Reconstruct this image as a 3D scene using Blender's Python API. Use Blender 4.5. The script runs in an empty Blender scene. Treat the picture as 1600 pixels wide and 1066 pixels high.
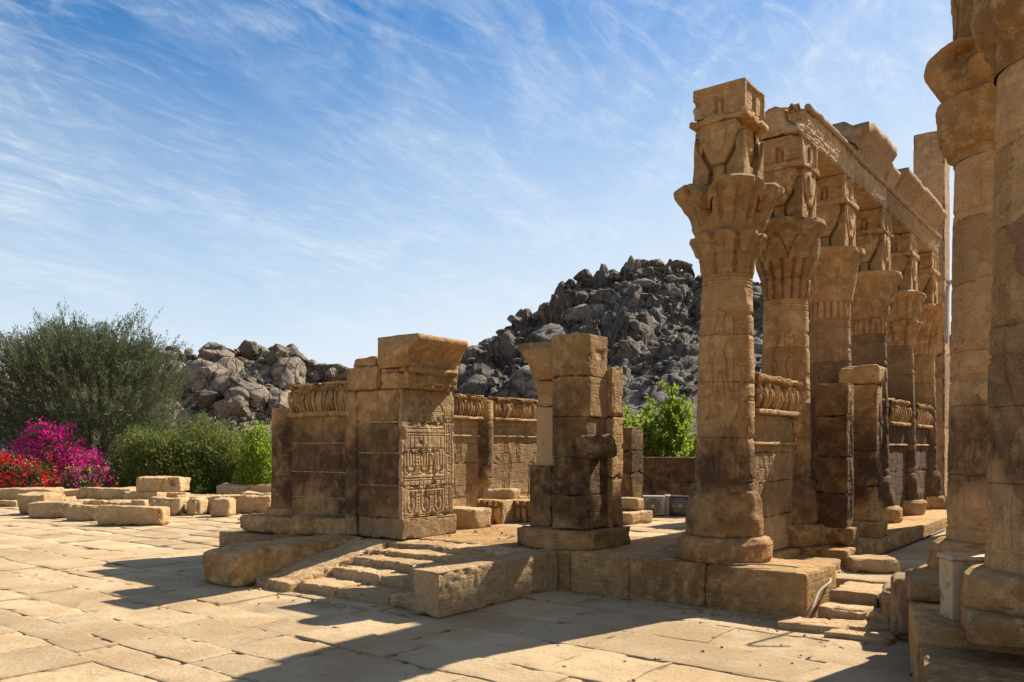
import bpy, math
import numpy as np
from math import radians, sin, cos, pi, tan, sqrt, ceil
from mathutils import Vector

S = bpy.context.scene
COL = S.collection

# ------------------------------------------------------------------ camera
cd = bpy.data.cameras.new('camera'); cam = bpy.data.objects.new('camera', cd); COL.objects.link(cam)
cam.location = (0, 0, 1.6); cam.rotation_euler = (radians(90), 0, 0)
cd.sensor_width = 36.0; cd.lens = 28.8; cd.shift_y = 0.104
cd.clip_start = 0.05; cd.clip_end = 20000
S.camera = cam

# ------------------------------------------------------------------ sun + sky
SUN_H = (0.776, 0.631)          # towards the sun, on the ground plane (x right, y away)
SUN_EL = radians(42.5)
hl = math.hypot(*SUN_H); sx_, sy_ = SUN_H[0]/hl, SUN_H[1]/hl
sun_dir = Vector((sx_*cos(SUN_EL), sy_*cos(SUN_EL), sin(SUN_EL)))
sd = bpy.data.lights.new('sun', 'SUN'); sd.energy = 5.0; sd.angle = radians(0.5); sd.color = (1.0, 0.93, 0.80)
so = bpy.data.objects.new('sun', sd); COL.objects.link(so)
so.rotation_euler = (-sun_dir).to_track_quat('-Z', 'Y').to_euler()

W = bpy.data.worlds.new('World'); S.world = W; W.use_nodes = True
nt = W.node_tree; nt.nodes.clear()
def wn(t, **kw):
    n = nt.nodes.new(t)
    for k, v in kw.items(): setattr(n, k, v)
    return n
out = wn('ShaderNodeOutputWorld'); bg = wn('ShaderNodeBackground'); bg.inputs['Strength'].default_value = 0.06
sky = wn('ShaderNodeTexSky'); sky.sky_type = 'NISHITA'; sky.sun_disc = False
sky.sun_elevation = SUN_EL; sky.sun_rotation = math.atan2(sx_, sy_)
sky.air_density = 1.0; sky.dust_density = 0.6; sky.ozone_density = 2.0
hsv = wn('ShaderNodeHueSaturation'); hsv.inputs['Saturation'].default_value = 2.0; hsv.inputs['Value'].default_value = 1.05
tc = wn('ShaderNodeTexCoord'); sep = wn('ShaderNodeSeparateXYZ')
nt.links.new(tc.outputs['Generated'], sep.inputs[0])
def wmath(op, a, b=None, clamp=False):
    n = wn('ShaderNodeMath', operation=op, use_clamp=clamp)
    for i, v in enumerate((a, b)):
        if v is None: continue
        if isinstance(v, (int, float)): n.inputs[i].default_value = v
        else: nt.links.new(v, n.inputs[i])
    return n.outputs[0]
# the cirrus lies on a level sheet high above: direction divided by its height
zc = wmath('ADD', wmath('MAXIMUM', sep.outputs['Z'], 0.0), 0.12)
u = wmath('DIVIDE', sep.outputs['X'], zc); v = wmath('DIVIDE', sep.outputs['Y'], zc)
comb = wn('ShaderNodeCombineXYZ'); nt.links.new(u, comb.inputs[0]); nt.links.new(v, comb.inputs[1])
def cloud(rot, scl, nscale, detail, rough, dist, lo, hi):
    m0 = wn('ShaderNodeMapping'); m0.inputs['Rotation'].default_value = (0, 0, radians(rot)); nt.links.new(comb.outputs[0], m0.inputs[0])
    m = wn('ShaderNodeMapping'); m.inputs['Scale'].default_value = scl; nt.links.new(m0.outputs[0], m.inputs[0])
    n = wn('ShaderNodeTexNoise'); n.inputs['Scale'].default_value = nscale; n.inputs['Detail'].default_value = detail
    n.inputs['Roughness'].default_value = rough; n.inputs['Distortion'].default_value = dist
    nt.links.new(m.outputs[0], n.inputs['Vector'])
    r = wn('ShaderNodeMapRange'); r.inputs[1].default_value = lo; r.inputs[2].default_value = hi; r.interpolation_type = 'SMOOTHSTEP'
    nt.links.new(n.outputs[0], r.inputs[0]); return r.outputs[0]
c1 = cloud(-72, (0.95, 1.9, 1), 1.6, 11, 0.60, 1.1, 0.38, 0.78)
c2 = cloud(-52, (1.5, 4.2, 1), 3.0, 12, 0.68, 1.4, 0.42, 0.76)
c3 = cloud(20, (1, 1, 1), 1.0, 4, 0.55, 0.3, 0.34, 0.60)
c4 = cloud(-66, (2.2, 3.6, 1), 5.5, 12, 0.72, 0.9, 0.38, 0.66)
cw_ = wmath('MULTIPLY', wmath('ADD', wmath('MULTIPLY', c1, 0.95), wmath('MULTIPLY', c2, 0.65)), wmath('ADD', wmath('MULTIPLY', c4, 0.36), 0.60))
cm = wmath('MULTIPLY', cw_, wmath('ADD', wmath('MULTIPLY', c3, 0.70), 0.38), True)
# thicker veil towards the sun side and the horizon
lowz = wn('ShaderNodeMapRange'); lowz.inputs[1].default_value = 0.46; lowz.inputs[2].default_value = 0.06; lowz.inputs[3].default_value = 0.0; lowz.inputs[4].default_value = 1.0
nt.links.new(sep.outputs['Z'], lowz.inputs[0])
sunside = wn('ShaderNodeMapRange'); sunside.inputs[1].default_value = -0.30; sunside.inputs[2].default_value = 0.60; sunside.inputs[3].default_value = 0.0; sunside.inputs[4].default_value = 0.50
nt.links.new(sep.outputs['X'], sunside.inputs[0])
veil = wmath('ADD', lowz.outputs[0], sunside.outputs[0], True)
one = wmath('SUBTRACT', 1.0, wmath('MULTIPLY', wmath('SUBTRACT', 1.0, wmath('MULTIPLY', cm, 0.72)), wmath('SUBTRACT', 1.0, veil)))
mixc = wn('ShaderNodeMix', data_type='RGBA'); mixc.inputs[7].default_value = (6.3, 7.0, 7.7, 1)
nt.links.new(sky.outputs[0], hsv.inputs['Color']); nt.links.new(hsv.outputs[0], mixc.inputs[6]); nt.links.new(one, mixc.inputs[0])
nt.links.new(mixc.outputs[2], bg.inputs['Color']); nt.links.new(bg.outputs[0], out.inputs[0])

S.view_settings.view_transform = 'Standard'; S.view_settings.look = 'None'
S.view_settings.exposure = 1.05; S.view_settings.gamma = 1.0
S.render.engine = 'CYCLES'
S.cycles.max_bounces = 6; S.cycles.diffuse_bounces = 2; S.cycles.transparent_max_bounces = 8

# ------------------------------------------------------------------ frames of the place
A = np.array([0.6156, 0.788]); B = np.array([0.788, -0.6156]); O = np.array([0.636, 9.14])
ROT = math.atan2(B[1], B[0])
def K(b, a, z=0.0):
    p = O + a*A + b*B
    return (float(p[0]), float(p[1]), z)
def gpt(px, py, z=0.0):                       # point at height z seen at a pixel of the 1600 x 1066 photograph
    Y = 1280*(1.6-z)/(py-700.0)
    return ((px-800)/1280*Y, Y)
PZ = 0.44                                     # platform height

# ------------------------------------------------------------------ noise
def _h(ix, iy, iz, seed):
    h = (ix*374761393 + iy*668265263 + iz*1274126177 + seed*974634781) & 0xffffffff
    h = ((h ^ (h >> 13))*1274126177) & 0xffffffff
    h = ((h ^ (h >> 16))*2246822519) & 0xffffffff
    return ((h ^ (h >> 15)) & 0xffffff).astype(np.float64)/8388607.5 - 1.0
def vn(P, seed=0):
    i = np.floor(P).astype(np.int64); f = P - i; f = f*f*f*(f*(f*6-15)+10)
    x, y, z = i[:, 0], i[:, 1], i[:, 2]; fx, fy, fz = f[:, 0], f[:, 1], f[:, 2]
    r = 0
    for dx in (0, 1):
        for dy in (0, 1):
            for dz in (0, 1):
                w = (fx if dx else 1-fx)*(fy if dy else 1-fy)*(fz if dz else 1-fz)
                r = r + w*_h(x+dx, y+dy, z+dz, seed)
    return r
def fbm(P, seed=0, octv=4, gain=0.5):
    a, s, t = 1.0, 0.0, 0.0
    for o in range(octv):
        s = s + a*vn(P*(2.03**o)+o*17.3, seed+o); t += a; a *= gain
    return s/t

def worley(P, seed):
    i = np.floor(P).astype(np.int64); b1 = np.full(len(P), 9.); b2 = b1.copy(); cid = np.zeros(len(P))
    for dx in (-1, 0, 1):
        for dy in (-1, 0, 1):
            for dz in (-1, 0, 1):
                x, y, z = i[:, 0]+dx, i[:, 1]+dy, i[:, 2]+dz
                q = np.stack([x+.5+.45*_h(x, y, z, seed), y+.5+.45*_h(x, y, z, seed+1), z+.5+.45*_h(x, y, z, seed+2)], -1)
                d = np.linalg.norm(P-q, axis=1); m = d < b1
                b2 = np.where(m, b1, np.minimum(b2, d)); cid = np.where(m, _h(x, y, z, seed+3), cid); b1 = np.where(m, d, b1)
    return b1, b2-b1, cid

# ------------------------------------------------------------------ mesh building
class G:
    def __init__(s): s.V = []; s.F = []; s.n = 0
    def add(s, V, F):
        V = np.asarray(V, float)
        for f in (F if isinstance(F, list) else [F]):
            s.F.append(np.asarray(f, np.int64)+s.n)
        s.V.append(V); s.n += len(V); return s
    def xf(s, fn):
        s.V = [fn(v) for v in s.V]; return s
    def build(s, name, m, parent=None, smooth=True, loc=None, rz=0.0):
        V = np.concatenate(s.V); me = bpy.data.meshes.new(name)
        nl = sum(f.size for f in s.F); nf = sum(len(f) for f in s.F)
        me.vertices.add(len(V)); me.vertices.foreach_set('co', V.astype(np.float32).ravel())
        me.loops.add(nl); me.loops.foreach_set('vertex_index', np.concatenate([f.ravel() for f in s.F]).astype(np.int32))
        me.polygons.add(nf)
        tot = np.concatenate([np.full(len(f), f.shape[1]) for f in s.F]); st = np.concatenate([[0], np.cumsum(tot)[:-1]])
        me.polygons.foreach_set('loop_start', st.astype(np.int32)); me.polygons.foreach_set('loop_total', tot.astype(np.int32))
        me.polygons.foreach_set('use_smooth', np.full(nf, smooth))
        me.update(calc_edges=True); me.validate()
        me.materials.append(m)
        o = bpy.data.objects.new(name, me); COL.objects.link(o)
        if parent is not None: o.parent = parent
        if loc is not None: o.location = loc
        o.rotation_euler = (0, 0, rz)
        return o

def tag(o, label, cat, group=None, kind=None):
    o['label'] = label; o['category'] = cat
    if group: o['group'] = group
    o['kind'] = kind or 'thing'
    return o
def thing(name, label, cat, loc=(0, 0, 0), rz=0.0, group=None):
    o = bpy.data.objects.new(name, None); COL.objects.link(o); o.empty_display_size = 0.2
    o.location = loc; o.rotation_euler = (0, 0, rz)
    return tag(o, label, cat, group)
def struct(o): o['kind'] = 'structure'; return o
def kthing(name, label, cat, b, a, z=0.0, group=None): return thing(name, label, cat, K(b, a, z), ROT, group)

def _lin(h, r, res):
    n = max(1, int(ceil((2*h-2*r)/res))); c = np.linspace(-h+r, h-r, n+1)
    return np.concatenate([[-h, -h+.3*r], c, [h-.3*r, h]])
def rbox(x0, x1, y0, y1, z0, z1, res=.06, r=.012, amp=.004, chip=.02, seed=0, freq=4., relief=None, cw=.09):
    h = np.array([x1-x0, y1-y0, z1-z0])/2; c = np.array([x0+x1, y0+y1, z0+z1])/2
    r = min(r, h.min()*.45); L = [_lin(h[i], r, res) for i in range(3)]
    Vs, Fs, n0 = [], [], 0
    for ax in range(3):
        i, j = (ax+1) % 3, (ax+2) % 3
        gi, gj = np.meshgrid(L[i], L[j], indexing='ij'); ni, nj = gi.shape
        idx = np.arange(ni*nj).reshape(ni, nj)
        q = np.stack([idx[:-1, :-1], idx[1:, :-1], idx[1:, 1:], idx[:-1, 1:]], -1).reshape(-1, 4)
        for sg in (-1, 1):
            P = np.zeros((ni*nj, 3)); P[:, i] = gi.ravel(); P[:, j] = gj.ravel(); P[:, ax] = sg*h[ax]
            Vs.append(P); Fs.append((q if sg > 0 else q[:, ::-1])+n0); n0 += ni*nj
    V = np.concatenate(Vs); F = np.concatenate(Fs)
    k = np.round((V+h)/1e-5).astype(np.int64); key = (k[:, 0]*4000003+k[:, 1])*4000003+k[:, 2]
    _, first, inv = np.unique(key, return_index=True, return_inverse=True)
    V = V[first]; F = inv.ravel()[F]
    e = np.sort(h-np.abs(V), axis=1)[:, 1]
    q = np.clip(V, -(h-r), h-r); d = V-q; ln = np.linalg.norm(d, axis=1, keepdims=True); N = d/np.maximum(ln, 1e-9)
    P = q+r*N+c
    disp = amp*(fbm(P*freq, seed, 4, .55)+.35*fbm(P*freq*4.1, seed+9, 2))
    if chip:
        cn = vn(P*6.5+seed*3.1, seed+5)*.6+vn(P*17+seed, seed+6)*.4
        disp = disp - chip*np.clip(1-e/cw, 0, 1)**1.5*np.clip(cn*2.2-.15, 0, 1)
    if relief is not None: disp = disp+relief(P, N)
    return P+N*disp[:, None], F

def masonry(g, x0, x1, y0, y1, z0, z1, course=.4, length=.7, seed=0, res=.06, amp=.005, chip=.026, relief=None, gap=.002, jit=.003, r=.004, top=None, joints=None):
    rs = np.random.RandomState(seed+100)
    zs = joints if joints is not None else None
    if zs is None:
        n = max(1, int(round((z1-z0)/course))); zs = np.linspace(z0, z1, n+1); zs[1:-1] += rs.uniform(-.04, .04, n-1)
    for k in range(len(zs)-1):
        n = max(1, int(round((x1-x0)/length + rs.uniform(-.3, .3))))
        xs = np.linspace(x0, x1, n+1)
        if n > 1: xs[1:-1] += rs.uniform(-.22, .22, n-1)*(x1-x0)/n
        for i in range(n):
            jy = rs.uniform(0, jit, 2); jx = rs.uniform(0, jit*.6, 2)
            zt = zs[k+1]
            if top is not None and k == len(zs)-2: zt = zt-rs.uniform(0, top)
            ex0 = jx[0] if i == 0 else 0; ex1 = jx[1] if i == n-1 else 0
            V, F = rbox(xs[i]+gap/2+ex0, xs[i+1]-gap/2-ex1, y0+jy[0], y1-jy[1], zs[k]+gap/2, zt-gap/2, res, r, amp, chip, seed*31+k*7+i, relief=relief, cw=.05)
            g.add(V, F)
    return g

def lathe(prof, seg=64, mod=None, amp=.004, seed=0, freq=4., rows=None, cap=True, chip=None, eros=None):
    """prof: list of (r,z); rows: z/profile resample step; mod(theta, z, r, t) adds to the radius"""
    P = np.array(prof, float); d = np.concatenate([[0], np.cumsum(np.hypot(*np.diff(P, axis=0).T))])
    if rows:
        ts = np.unique(np.concatenate([d, np.arange(0, d[-1], rows)]))
    else: ts = d
    keep = np.concatenate([[True], np.diff(ts) > 1e-5]); ts = ts[keep]
    R = np.interp(ts, d, P[:, 0]); Z = np.interp(ts, d, P[:, 1])
    th = np.arange(seg)/seg*2*pi
    T, RR = np.meshgrid(th, R, indexing='xy'); _, ZZ = np.meshgrid(th, Z, indexing='xy')
    rr = RR.copy(); n = len(ts)
    if mod is not None: rr = rr+mod(T, ZZ, RR)
    X = np.stack([rr*np.cos(T), rr*np.sin(T), ZZ], -1).reshape(-1, 3)
    ds = amp*(fbm(X*freq, seed, 4, .55)+.35*fbm(X*freq*4, seed+4, 2))
    if eros is not None: ds = ds+eros(X)
    nrm = np.stack([np.cos(T), np.sin(T), 0*T], -1).reshape(-1, 3)
    X = X+nrm*ds[:, None]
    rad = np.hypot(X[:, 0], X[:, 1]); bad = rr.ravel() <= 1e-4
    X[bad, 0] = 0; X[bad, 1] = 0
    idx = np.arange(n*seg).reshape(n, seg); nx = np.roll(idx, -1, 1)
    F = [np.stack([idx[:-1], nx[:-1], nx[1:], idx[1:]], -1).reshape(-1, 4)]
    if cap:
        c0 = len(X); X = np.concatenate([X, [[0, 0, Z[0]], [0, 0, Z[-1]]]])
        F.append(np.stack([nx[0], idx[0], np.full(seg, c0)], -1)); F.append(np.stack([idx[-1], nx[-1], np.full(seg, c0+1)], -1))
    return X, F

def extrude(prof, x0, x1, res=.05, amp=.004, seed=0, freq=4., fn=None):
    """closed profile of (y,z), counter-clockwise seen from +x, swept along x"""
    P = np.array(prof, float); Q = []
    for i in range(len(P)):
        a, b = P[i], P[(i+1) % len(P)]; n = max(1, int(ceil(np.hypot(*(b-a))/res)))
        for k in range(n): Q.append(a+(b-a)*k/n)
    Q = np.array(Q); m = max(1, int(ceil((x1-x0)/res))); xs = np.linspace(x0, x1, m+1); nq = len(Q)
    V = np.zeros((m+1, nq, 3)); V[:, :, 0] = xs[:, None]; V[:, :, 1] = Q[None, :, 0]; V[:, :, 2] = Q[None, :, 1]
    V = V.reshape(-1, 3); c = V.mean(0)
    D = V-c; D[:, 0] *= .1; D /= np.maximum(np.linalg.norm(D, axis=1, keepdims=True), 1e-6)
    V = V+D*(amp*(fbm(V*freq, seed, 4, .55)+.35*fbm(V*freq*4, seed+3, 2)))[:, None]
    if fn is not None: V = fn(V)
    idx = np.arange((m+1)*nq).reshape(m+1, nq); nx = np.roll(idx, -1, 1)
    F = [np.stack([idx[:-1], idx[1:], nx[1:], nx[:-1]], -1).reshape(-1, 4)]
    c0 = len(V); V = np.concatenate([V, [V[idx[0]].mean(0), V[idx[-1]].mean(0)]])
    F.append(np.stack([idx[0], nx[0], np.full(nq, c0)], -1)); F.append(np.stack([nx[-1], idx[-1], np.full(nq, c0+1)], -1))
    return V, F

def tube(pts, rad, seg=8):
    P = np.array(pts, float); n = len(P); rad = np.broadcast_to(np.asarray(rad, float), (n,))
    T = np.gradient(P, axis=0); T /= np.maximum(np.linalg.norm(T, axis=1, keepdims=True), 1e-9)
    ref = np.array([0, 0, 1.0]) if abs(T[0, 2]) < .9 else np.array([1.0, 0, 0])
    U = np.cross(T, ref); U /= np.maximum(np.linalg.norm(U, axis=1, keepdims=True), 1e-9); Wv = np.cross(T, U)
    th = np.arange(seg)/seg*2*pi
    V = P[:, None, :]+rad[:, None, None]*(np.cos(th)[None, :, None]*U[:, None, :]+np.sin(th)[None, :, None]*Wv[:, None, :])
    idx = np.arange(n*seg).reshape(n, seg); nx = np.roll(idx, -1, 1)
    F = [np.stack([idx[:-1], nx[:-1], nx[1:], idx[1:]], -1).reshape(-1, 4)]
    V = V.reshape(-1, 3)
    V = np.concatenate([V, P[:1], P[-1:]]); c0 = n*seg
    F.append(np.stack([nx[0], idx[0], np.full(seg, c0)], -1)); F.append(np.stack([idx[-1], nx[-1], np.full(seg, c0+1)], -1))
    return V, F
def spline(pts, n=8):
    P = np.array(pts, float); Q = np.concatenate([[2*P[0]-P[1]], P, [2*P[-1]-P[-2]]]); o = []
    for i in range(1, len(Q)-2):
        for k in range(n):
            t = k/n; a, b, c, d = Q[i-1:i+3]
            o.append(.5*((2*b)+(c-a)*t+(2*a-5*b+4*c-d)*t*t+(3*b-a-3*c+d)*t**3))
    o.append(P[-1]); return np.array(o)

# ------------------------------------------------------------------ carved relief drawn as depth maps
class Relief:
    def __init__(s, w, h, cell=.006):
        s.w, s.h, s.c = w, h, cell; s.nx, s.ny = int(w/cell)+1, int(h/cell)+1
        s.X, s.Y = np.meshgrid(np.arange(s.nx)*cell, np.arange(s.ny)*cell, indexing='xy'); s.M = np.zeros((s.ny, s.nx))
    def _put(s, m, v): s.M = np.where(m, v, s.M); return s
    def rect(s, x0, x1, y0, y1, v=1.): return s._put((s.X >= x0) & (s.X <= x1) & (s.Y >= y0) & (s.Y <= y1), v)
    def ell(s, x, y, rx, ry, v=1.): return s._put(((s.X-x)/rx)**2+((s.Y-y)/ry)**2 <= 1, v)
    def ring(s, x, y, rx, ry, t=.2, v=1.):
        d = ((s.X-x)/rx)**2+((s.Y-y)/ry)**2; return s._put((d <= 1) & (d >= (1-t)**2), v)
    def line(s, x0, y0, x1, y1, t=.008, v=1.):
        dx, dy = x1-x0, y1-y0; L = max(dx*dx+dy*dy, 1e-9)
        k = np.clip(((s.X-x0)*dx+(s.Y-y0)*dy)/L, 0, 1); return s._put(np.hypot(s.X-x0-k*dx, s.Y-y0-k*dy) <= t, v)
    def poly(s, pts, v=1.):
        m = np.zeros(s.M.shape, bool); n = len(pts)
        for i in range(n):
            (x0, y0), (x1, y1) = pts[i], pts[(i+1) % n]
            if y0 == y1: continue
            m ^= ((s.Y > y0) != (s.Y > y1)) & (s.X < (x1-x0)*(s.Y-y0)/(y1-y0)+x0)
        return s._put(m, v)
    def glyph(s, x, y, k, rs):                # one small sign inside a square of side k
        t = rs.randint(9); c = k*.5
        if t == 0: s.ell(x+c, y+c, k*.4, k*.2)
        elif t == 1: s.rect(x+k*.4, x+k*.6, y+k*.05, y+k*.95)
        elif t == 2:
            for q in range(4): s.line(x+k*q/4, y+k*(.35+.2*(q % 2)), x+k*(q+1)/4, y+k*(.55-.2*(q % 2)), k*.06)
        elif t == 3: s.poly([(x+k*.1, y+k*.1), (x+k*.55, y+k*.1), (x+k*.9, y+k*.5), (x+k*.75, y+k*.95), (x+k*.55, y+k*.9), (x+k*.5, y+k*.6), (x+k*.05, y+k*.35)])
        elif t == 4: s.ring(x+c, y+k*.65, k*.25, k*.3, .35).rect(x+k*.44, x+k*.56, y, y+k*.4).rect(x+k*.2, x+k*.8, y+k*.3, y+k*.4)
        elif t == 5: s.ring(x+c, y+c, k*.4, k*.4, .3)
        elif t == 6: s.rect(x+k*.05, x+k*.95, y+k*.2, y+k*.34).rect(x+k*.15, x+k*.85, y+k*.6, y+k*.74)
        elif t == 7: s.poly([(x+k*.2, y), (x+k*.8, y), (x+k*.65, y+k*.5), (x+k*.75, y+k*.9), (x+k*.4, y+k*.95), (x+k*.35, y+k*.5)])
        else: s.ell(x+k*.5, y+k*.3, k*.35, k*.25).ell(x+k*.7, y+k*.75, k*.18, k*.16)
        return s
    def column_text(s, x, w, y0, y1, rs):
        y = y1-w
        while y > y0: s.glyph(x+w*.1, y, w*.8, rs); y -= w*rs.uniform(.8, 1.1)
        return s
    def figure(s, x, y, H, f=1, v=1.):        # a striding figure in profile, f = facing
        p = lambda a, b: (x+f*a*H, y+b*H)
        s.poly([p(-.09, 0), p(.02, 0), p(.01, .04), p(-.03, .05), p(0, .28), p(.02, .47), p(-.1, .47), p(-.08, .25)], v)
        s.poly([p(.08, 0), p(.2, 0), p(.18, .04), p(.14, .05), p(.1, .28), p(.08, .47), p(-.02, .47), p(.05, .25)], v)
        s.poly([p(-.11, .3), p(.12, .3), p(.07, .54), p(-.06, .54)], v)
        s.poly([p(-.05, .5), p(.05, .5), p(.13, .78), p(-.13, .78)], v)
        s.line(*p(.11, .76), *p(.2, .62), .022*H, v).line(*p(.2, .62), *p(.32, .7), .018*H, v)
        s.line(*p(-.11, .76), *p(-.15, .58), .022*H, v).line(*p(-.15, .58), *p(-.13, .42), .018*H, v)
        s.ell(*p(.015, .85), .055*H, .065*H, v).poly([p(-.09, .79), p(-.02, .79), p(.02, .92), p(-.06, .92)], v)
        s.poly([p(-.05, .91), p(.05, .91), p(.08, 1.06), p(-.02, 1.1)], v)
        return s
    def soften(s, n=1):
        for _ in range(n):
            P = np.pad(s.M, 1, mode='edge'); s.M = (P[:-2, 1:-1]+P[2:, 1:-1]+P[1:-1, :-2]+P[1:-1, 2:]+4*P[1:-1, 1:-1])/8
        return s
    def outline(s, k=.9, a=.3):
        P = np.pad(s.M, 1, mode='edge'); st = np.stack([P[i:i+s.M.shape[0], j:j+s.M.shape[1]] for i in (0, 1, 2) for j in (0, 1, 2)])
        s.M = a*s.M+k*(st.max(0)-st.min(0)); return s
    def at(s, u, v, wrap=False):
        u = np.asarray(u)/s.c; v = np.asarray(v)/s.c
        ok = (v >= 0) & (v <= s.ny-1) & ((u >= 0) & (u <= s.nx-1) if not wrap else True)
        if wrap: u = np.mod(u, s.nx-1.001)
        u = np.clip(u, 0, s.nx-1.001); v = np.clip(v, 0, s.ny-1.001); i = u.astype(int); j = v.astype(int); fu, fv = u-i, v-j
        M = s.M
        r = (M[j, i]*(1-fu)+M[j, i+1]*fu)*(1-fv)+(M[j+1, i]*(1-fu)+M[j+1, i+1]*fu)*fv
        return np.where(ok, r, 0)

# ------------------------------------------------------------------ materials
class N:
    def __init__(s, name):
        s.m = bpy.data.materials.new(name); s.m.use_nodes = True; s.t = s.m.node_tree; s.t.nodes.clear()
        s.o = s.t.nodes.new('ShaderNodeOutputMaterial'); s.pos = s('ShaderNodeNewGeometry').outputs['Position']
    def __call__(s, t, **kw):
        n = s.t.nodes.new(t)
        for k, v in kw.items(): setattr(n, k, v)
        return n
    def put(s, sock, v):
        if hasattr(v, 'is_linked') or isinstance(v, bpy.types.NodeSocket): s.t.links.new(v, sock)
        else: sock.default_value = v
    def math(s, op, a, b=None, clamp=False):
        n = s('ShaderNodeMath', operation=op, use_clamp=clamp); s.put(n.inputs[0], a)
        if b is not None: s.put(n.inputs[1], b)
        return n.outputs[0]
    def noise(s, scale, detail=5, rough=.55, vec=None, dist=0., stretch=None):
        v = vec or s.pos
        if stretch:
            m = s('ShaderNodeMapping'); m.inputs['Scale'].default_value = stretch; s.t.links.new(v, m.inputs[0]); v = m.outputs[0]
        n = s('ShaderNodeTexNoise'); n.inputs['Scale'].default_value = scale; n.inputs['Detail'].default_value = detail
        n.inputs['Roughness'].default_value = rough; n.inputs['Distortion'].default_value = dist; s.t.links.new(v, n.inputs['Vector'])
        return n.outputs[0]
    def rng(s, v, a, b, c=0., d=1.):
        n = s('ShaderNodeMapRange'); n.interpolation_type = 'SMOOTHSTEP'; s.put(n.inputs[0], v)
        for i, q in enumerate((a, b, c, d)): n.inputs[i+1].default_value = q
        return n.outputs[0]
    def mix(s, f, a, b, mode='MIX'):
        n = s('ShaderNodeMix', data_type='RGBA', blend_type=mode); s.put(n.inputs[0], f)
        for i, q in ((6, a), (7, b)):
            if isinstance(q, tuple): n.inputs[i].default_value = (*q[:3], 1)
            else: s.t.links.new(q, n.inputs[i])
        return n.outputs[2]
    def mul(s, col, f):
        n = s('ShaderNodeVectorMath', operation='SCALE'); s.t.links.new(col, n.inputs[0]); s.put(n.inputs['Scale'], f); return n.outputs[0]
    def bump(s, h, strength, dist, nrm=None):
        b = s('ShaderNodeBump'); b.inputs['Strength'].default_value = strength; b.inputs['Distance'].default_value = dist
        s.t.links.new(h, b.inputs['Height'])
        if nrm is not None: s.t.links.new(nrm, b.inputs['Normal'])
        return b.outputs[0]
    def done(s, col, nrm=None, rough=.9, spec=.2):
        p = s('ShaderNodeBsdfPrincipled'); s.put(p.inputs['Base Color'], (*col, 1) if isinstance(col, tuple) else col)
        s.put(p.inputs['Roughness'], rough); p.inputs['Specular IOR Level'].default_value = spec
        if nrm is not None: s.t.links.new(nrm, p.inputs['Normal'])
        s.t.links.new(p.outputs[0], s.o.inputs[0]); return s.m

def stone(name, lo, mid, hi, stain=.0, band=(.75, 2.05), grain=.5, pit=.5, island=.20, streak=.4, stain_col=(.075, .044, .024)):
    n = N(name); isl = n('ShaderNodeNewGeometry').outputs['Random Per Island']
    a = n.noise(.9, 6, .6, dist=.4); b = n.noise(9, 6, .62); c = n.noise(55, 5, .65)
    col = n.mix(n.rng(a, .30, .60), lo, mid)
    col = n.mix(n.rng(b, .44, .70, 0, .8), col, hi)
    col = n.mix(n.rng(c, .34, .56, .25, 0), col, tuple(q*.4 for q in lo)); er = n.noise(18, 7, .7, dist=.6); col = n.mix(n.rng(er, .54, .68, 0, .28), col, tuple(q*.5 for q in lo))
    # bedding: thin level laminae of the sandstone
    lam = n.noise(3.0, 5, .6, stretch=(.5, .5, 9)); col = n.mix(n.rng(lam, .52, .75, 0, .28), col, tuple(q*.6 for q in mid))
    if streak:
        st = n.noise(2.4, 5, .6, stretch=(2.6, 2.6, .35)); col = n.mix(n.rng(st, .55, .78, 0, streak), col, stain_col)
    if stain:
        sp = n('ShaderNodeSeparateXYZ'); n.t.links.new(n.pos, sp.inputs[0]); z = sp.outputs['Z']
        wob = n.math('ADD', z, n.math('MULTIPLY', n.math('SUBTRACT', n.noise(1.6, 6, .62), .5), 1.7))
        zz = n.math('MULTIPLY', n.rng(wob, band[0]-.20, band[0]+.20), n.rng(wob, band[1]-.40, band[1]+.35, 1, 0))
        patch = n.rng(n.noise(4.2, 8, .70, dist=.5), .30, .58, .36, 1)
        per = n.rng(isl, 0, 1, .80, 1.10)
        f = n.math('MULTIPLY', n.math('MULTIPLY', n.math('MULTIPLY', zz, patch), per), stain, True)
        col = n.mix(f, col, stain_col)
    if island: col = n.mul(col, n.rng(isl, 0, 1, 1-island, 1+island*.7))
    vo = n('ShaderNodeTexVoronoi'); vo.inputs['Scale'].default_value = 38; n.t.links.new(n.pos, vo.inputs['Vector'])
    pits = n.rng(vo.outputs['Distance'], .0, .33, 0, 1); pm = n.rng(n.noise(5, 4), .45, .65)
    hgt = n.math('ADD', n.math('ADD', n.math('MULTIPLY', n.noise(24, 8, .72), grain), n.math('MULTIPLY', n.noise(7, 6, .6), grain*1.3)), n.math('MULTIPLY', n.math('MULTIPLY', pits, pm), pit*.35))
    hgt = n.math('ADD', hgt, n.math('MULTIPLY', n.noise(5, 6, .65, stretch=(.6, .6, 7)), .9))
    hgt = n.math('SUBTRACT', hgt, n.math('MULTIPLY', n.rng(n.noise(13, 3, .5), .60, .72), .55))
    hgt = n.math('ADD', hgt, n.math('MULTIPLY', n.noise(120, 4, .7), grain*.22))
    return n.done(col, n.bump(hgt, 1.0, .030), .92, .15)

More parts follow.
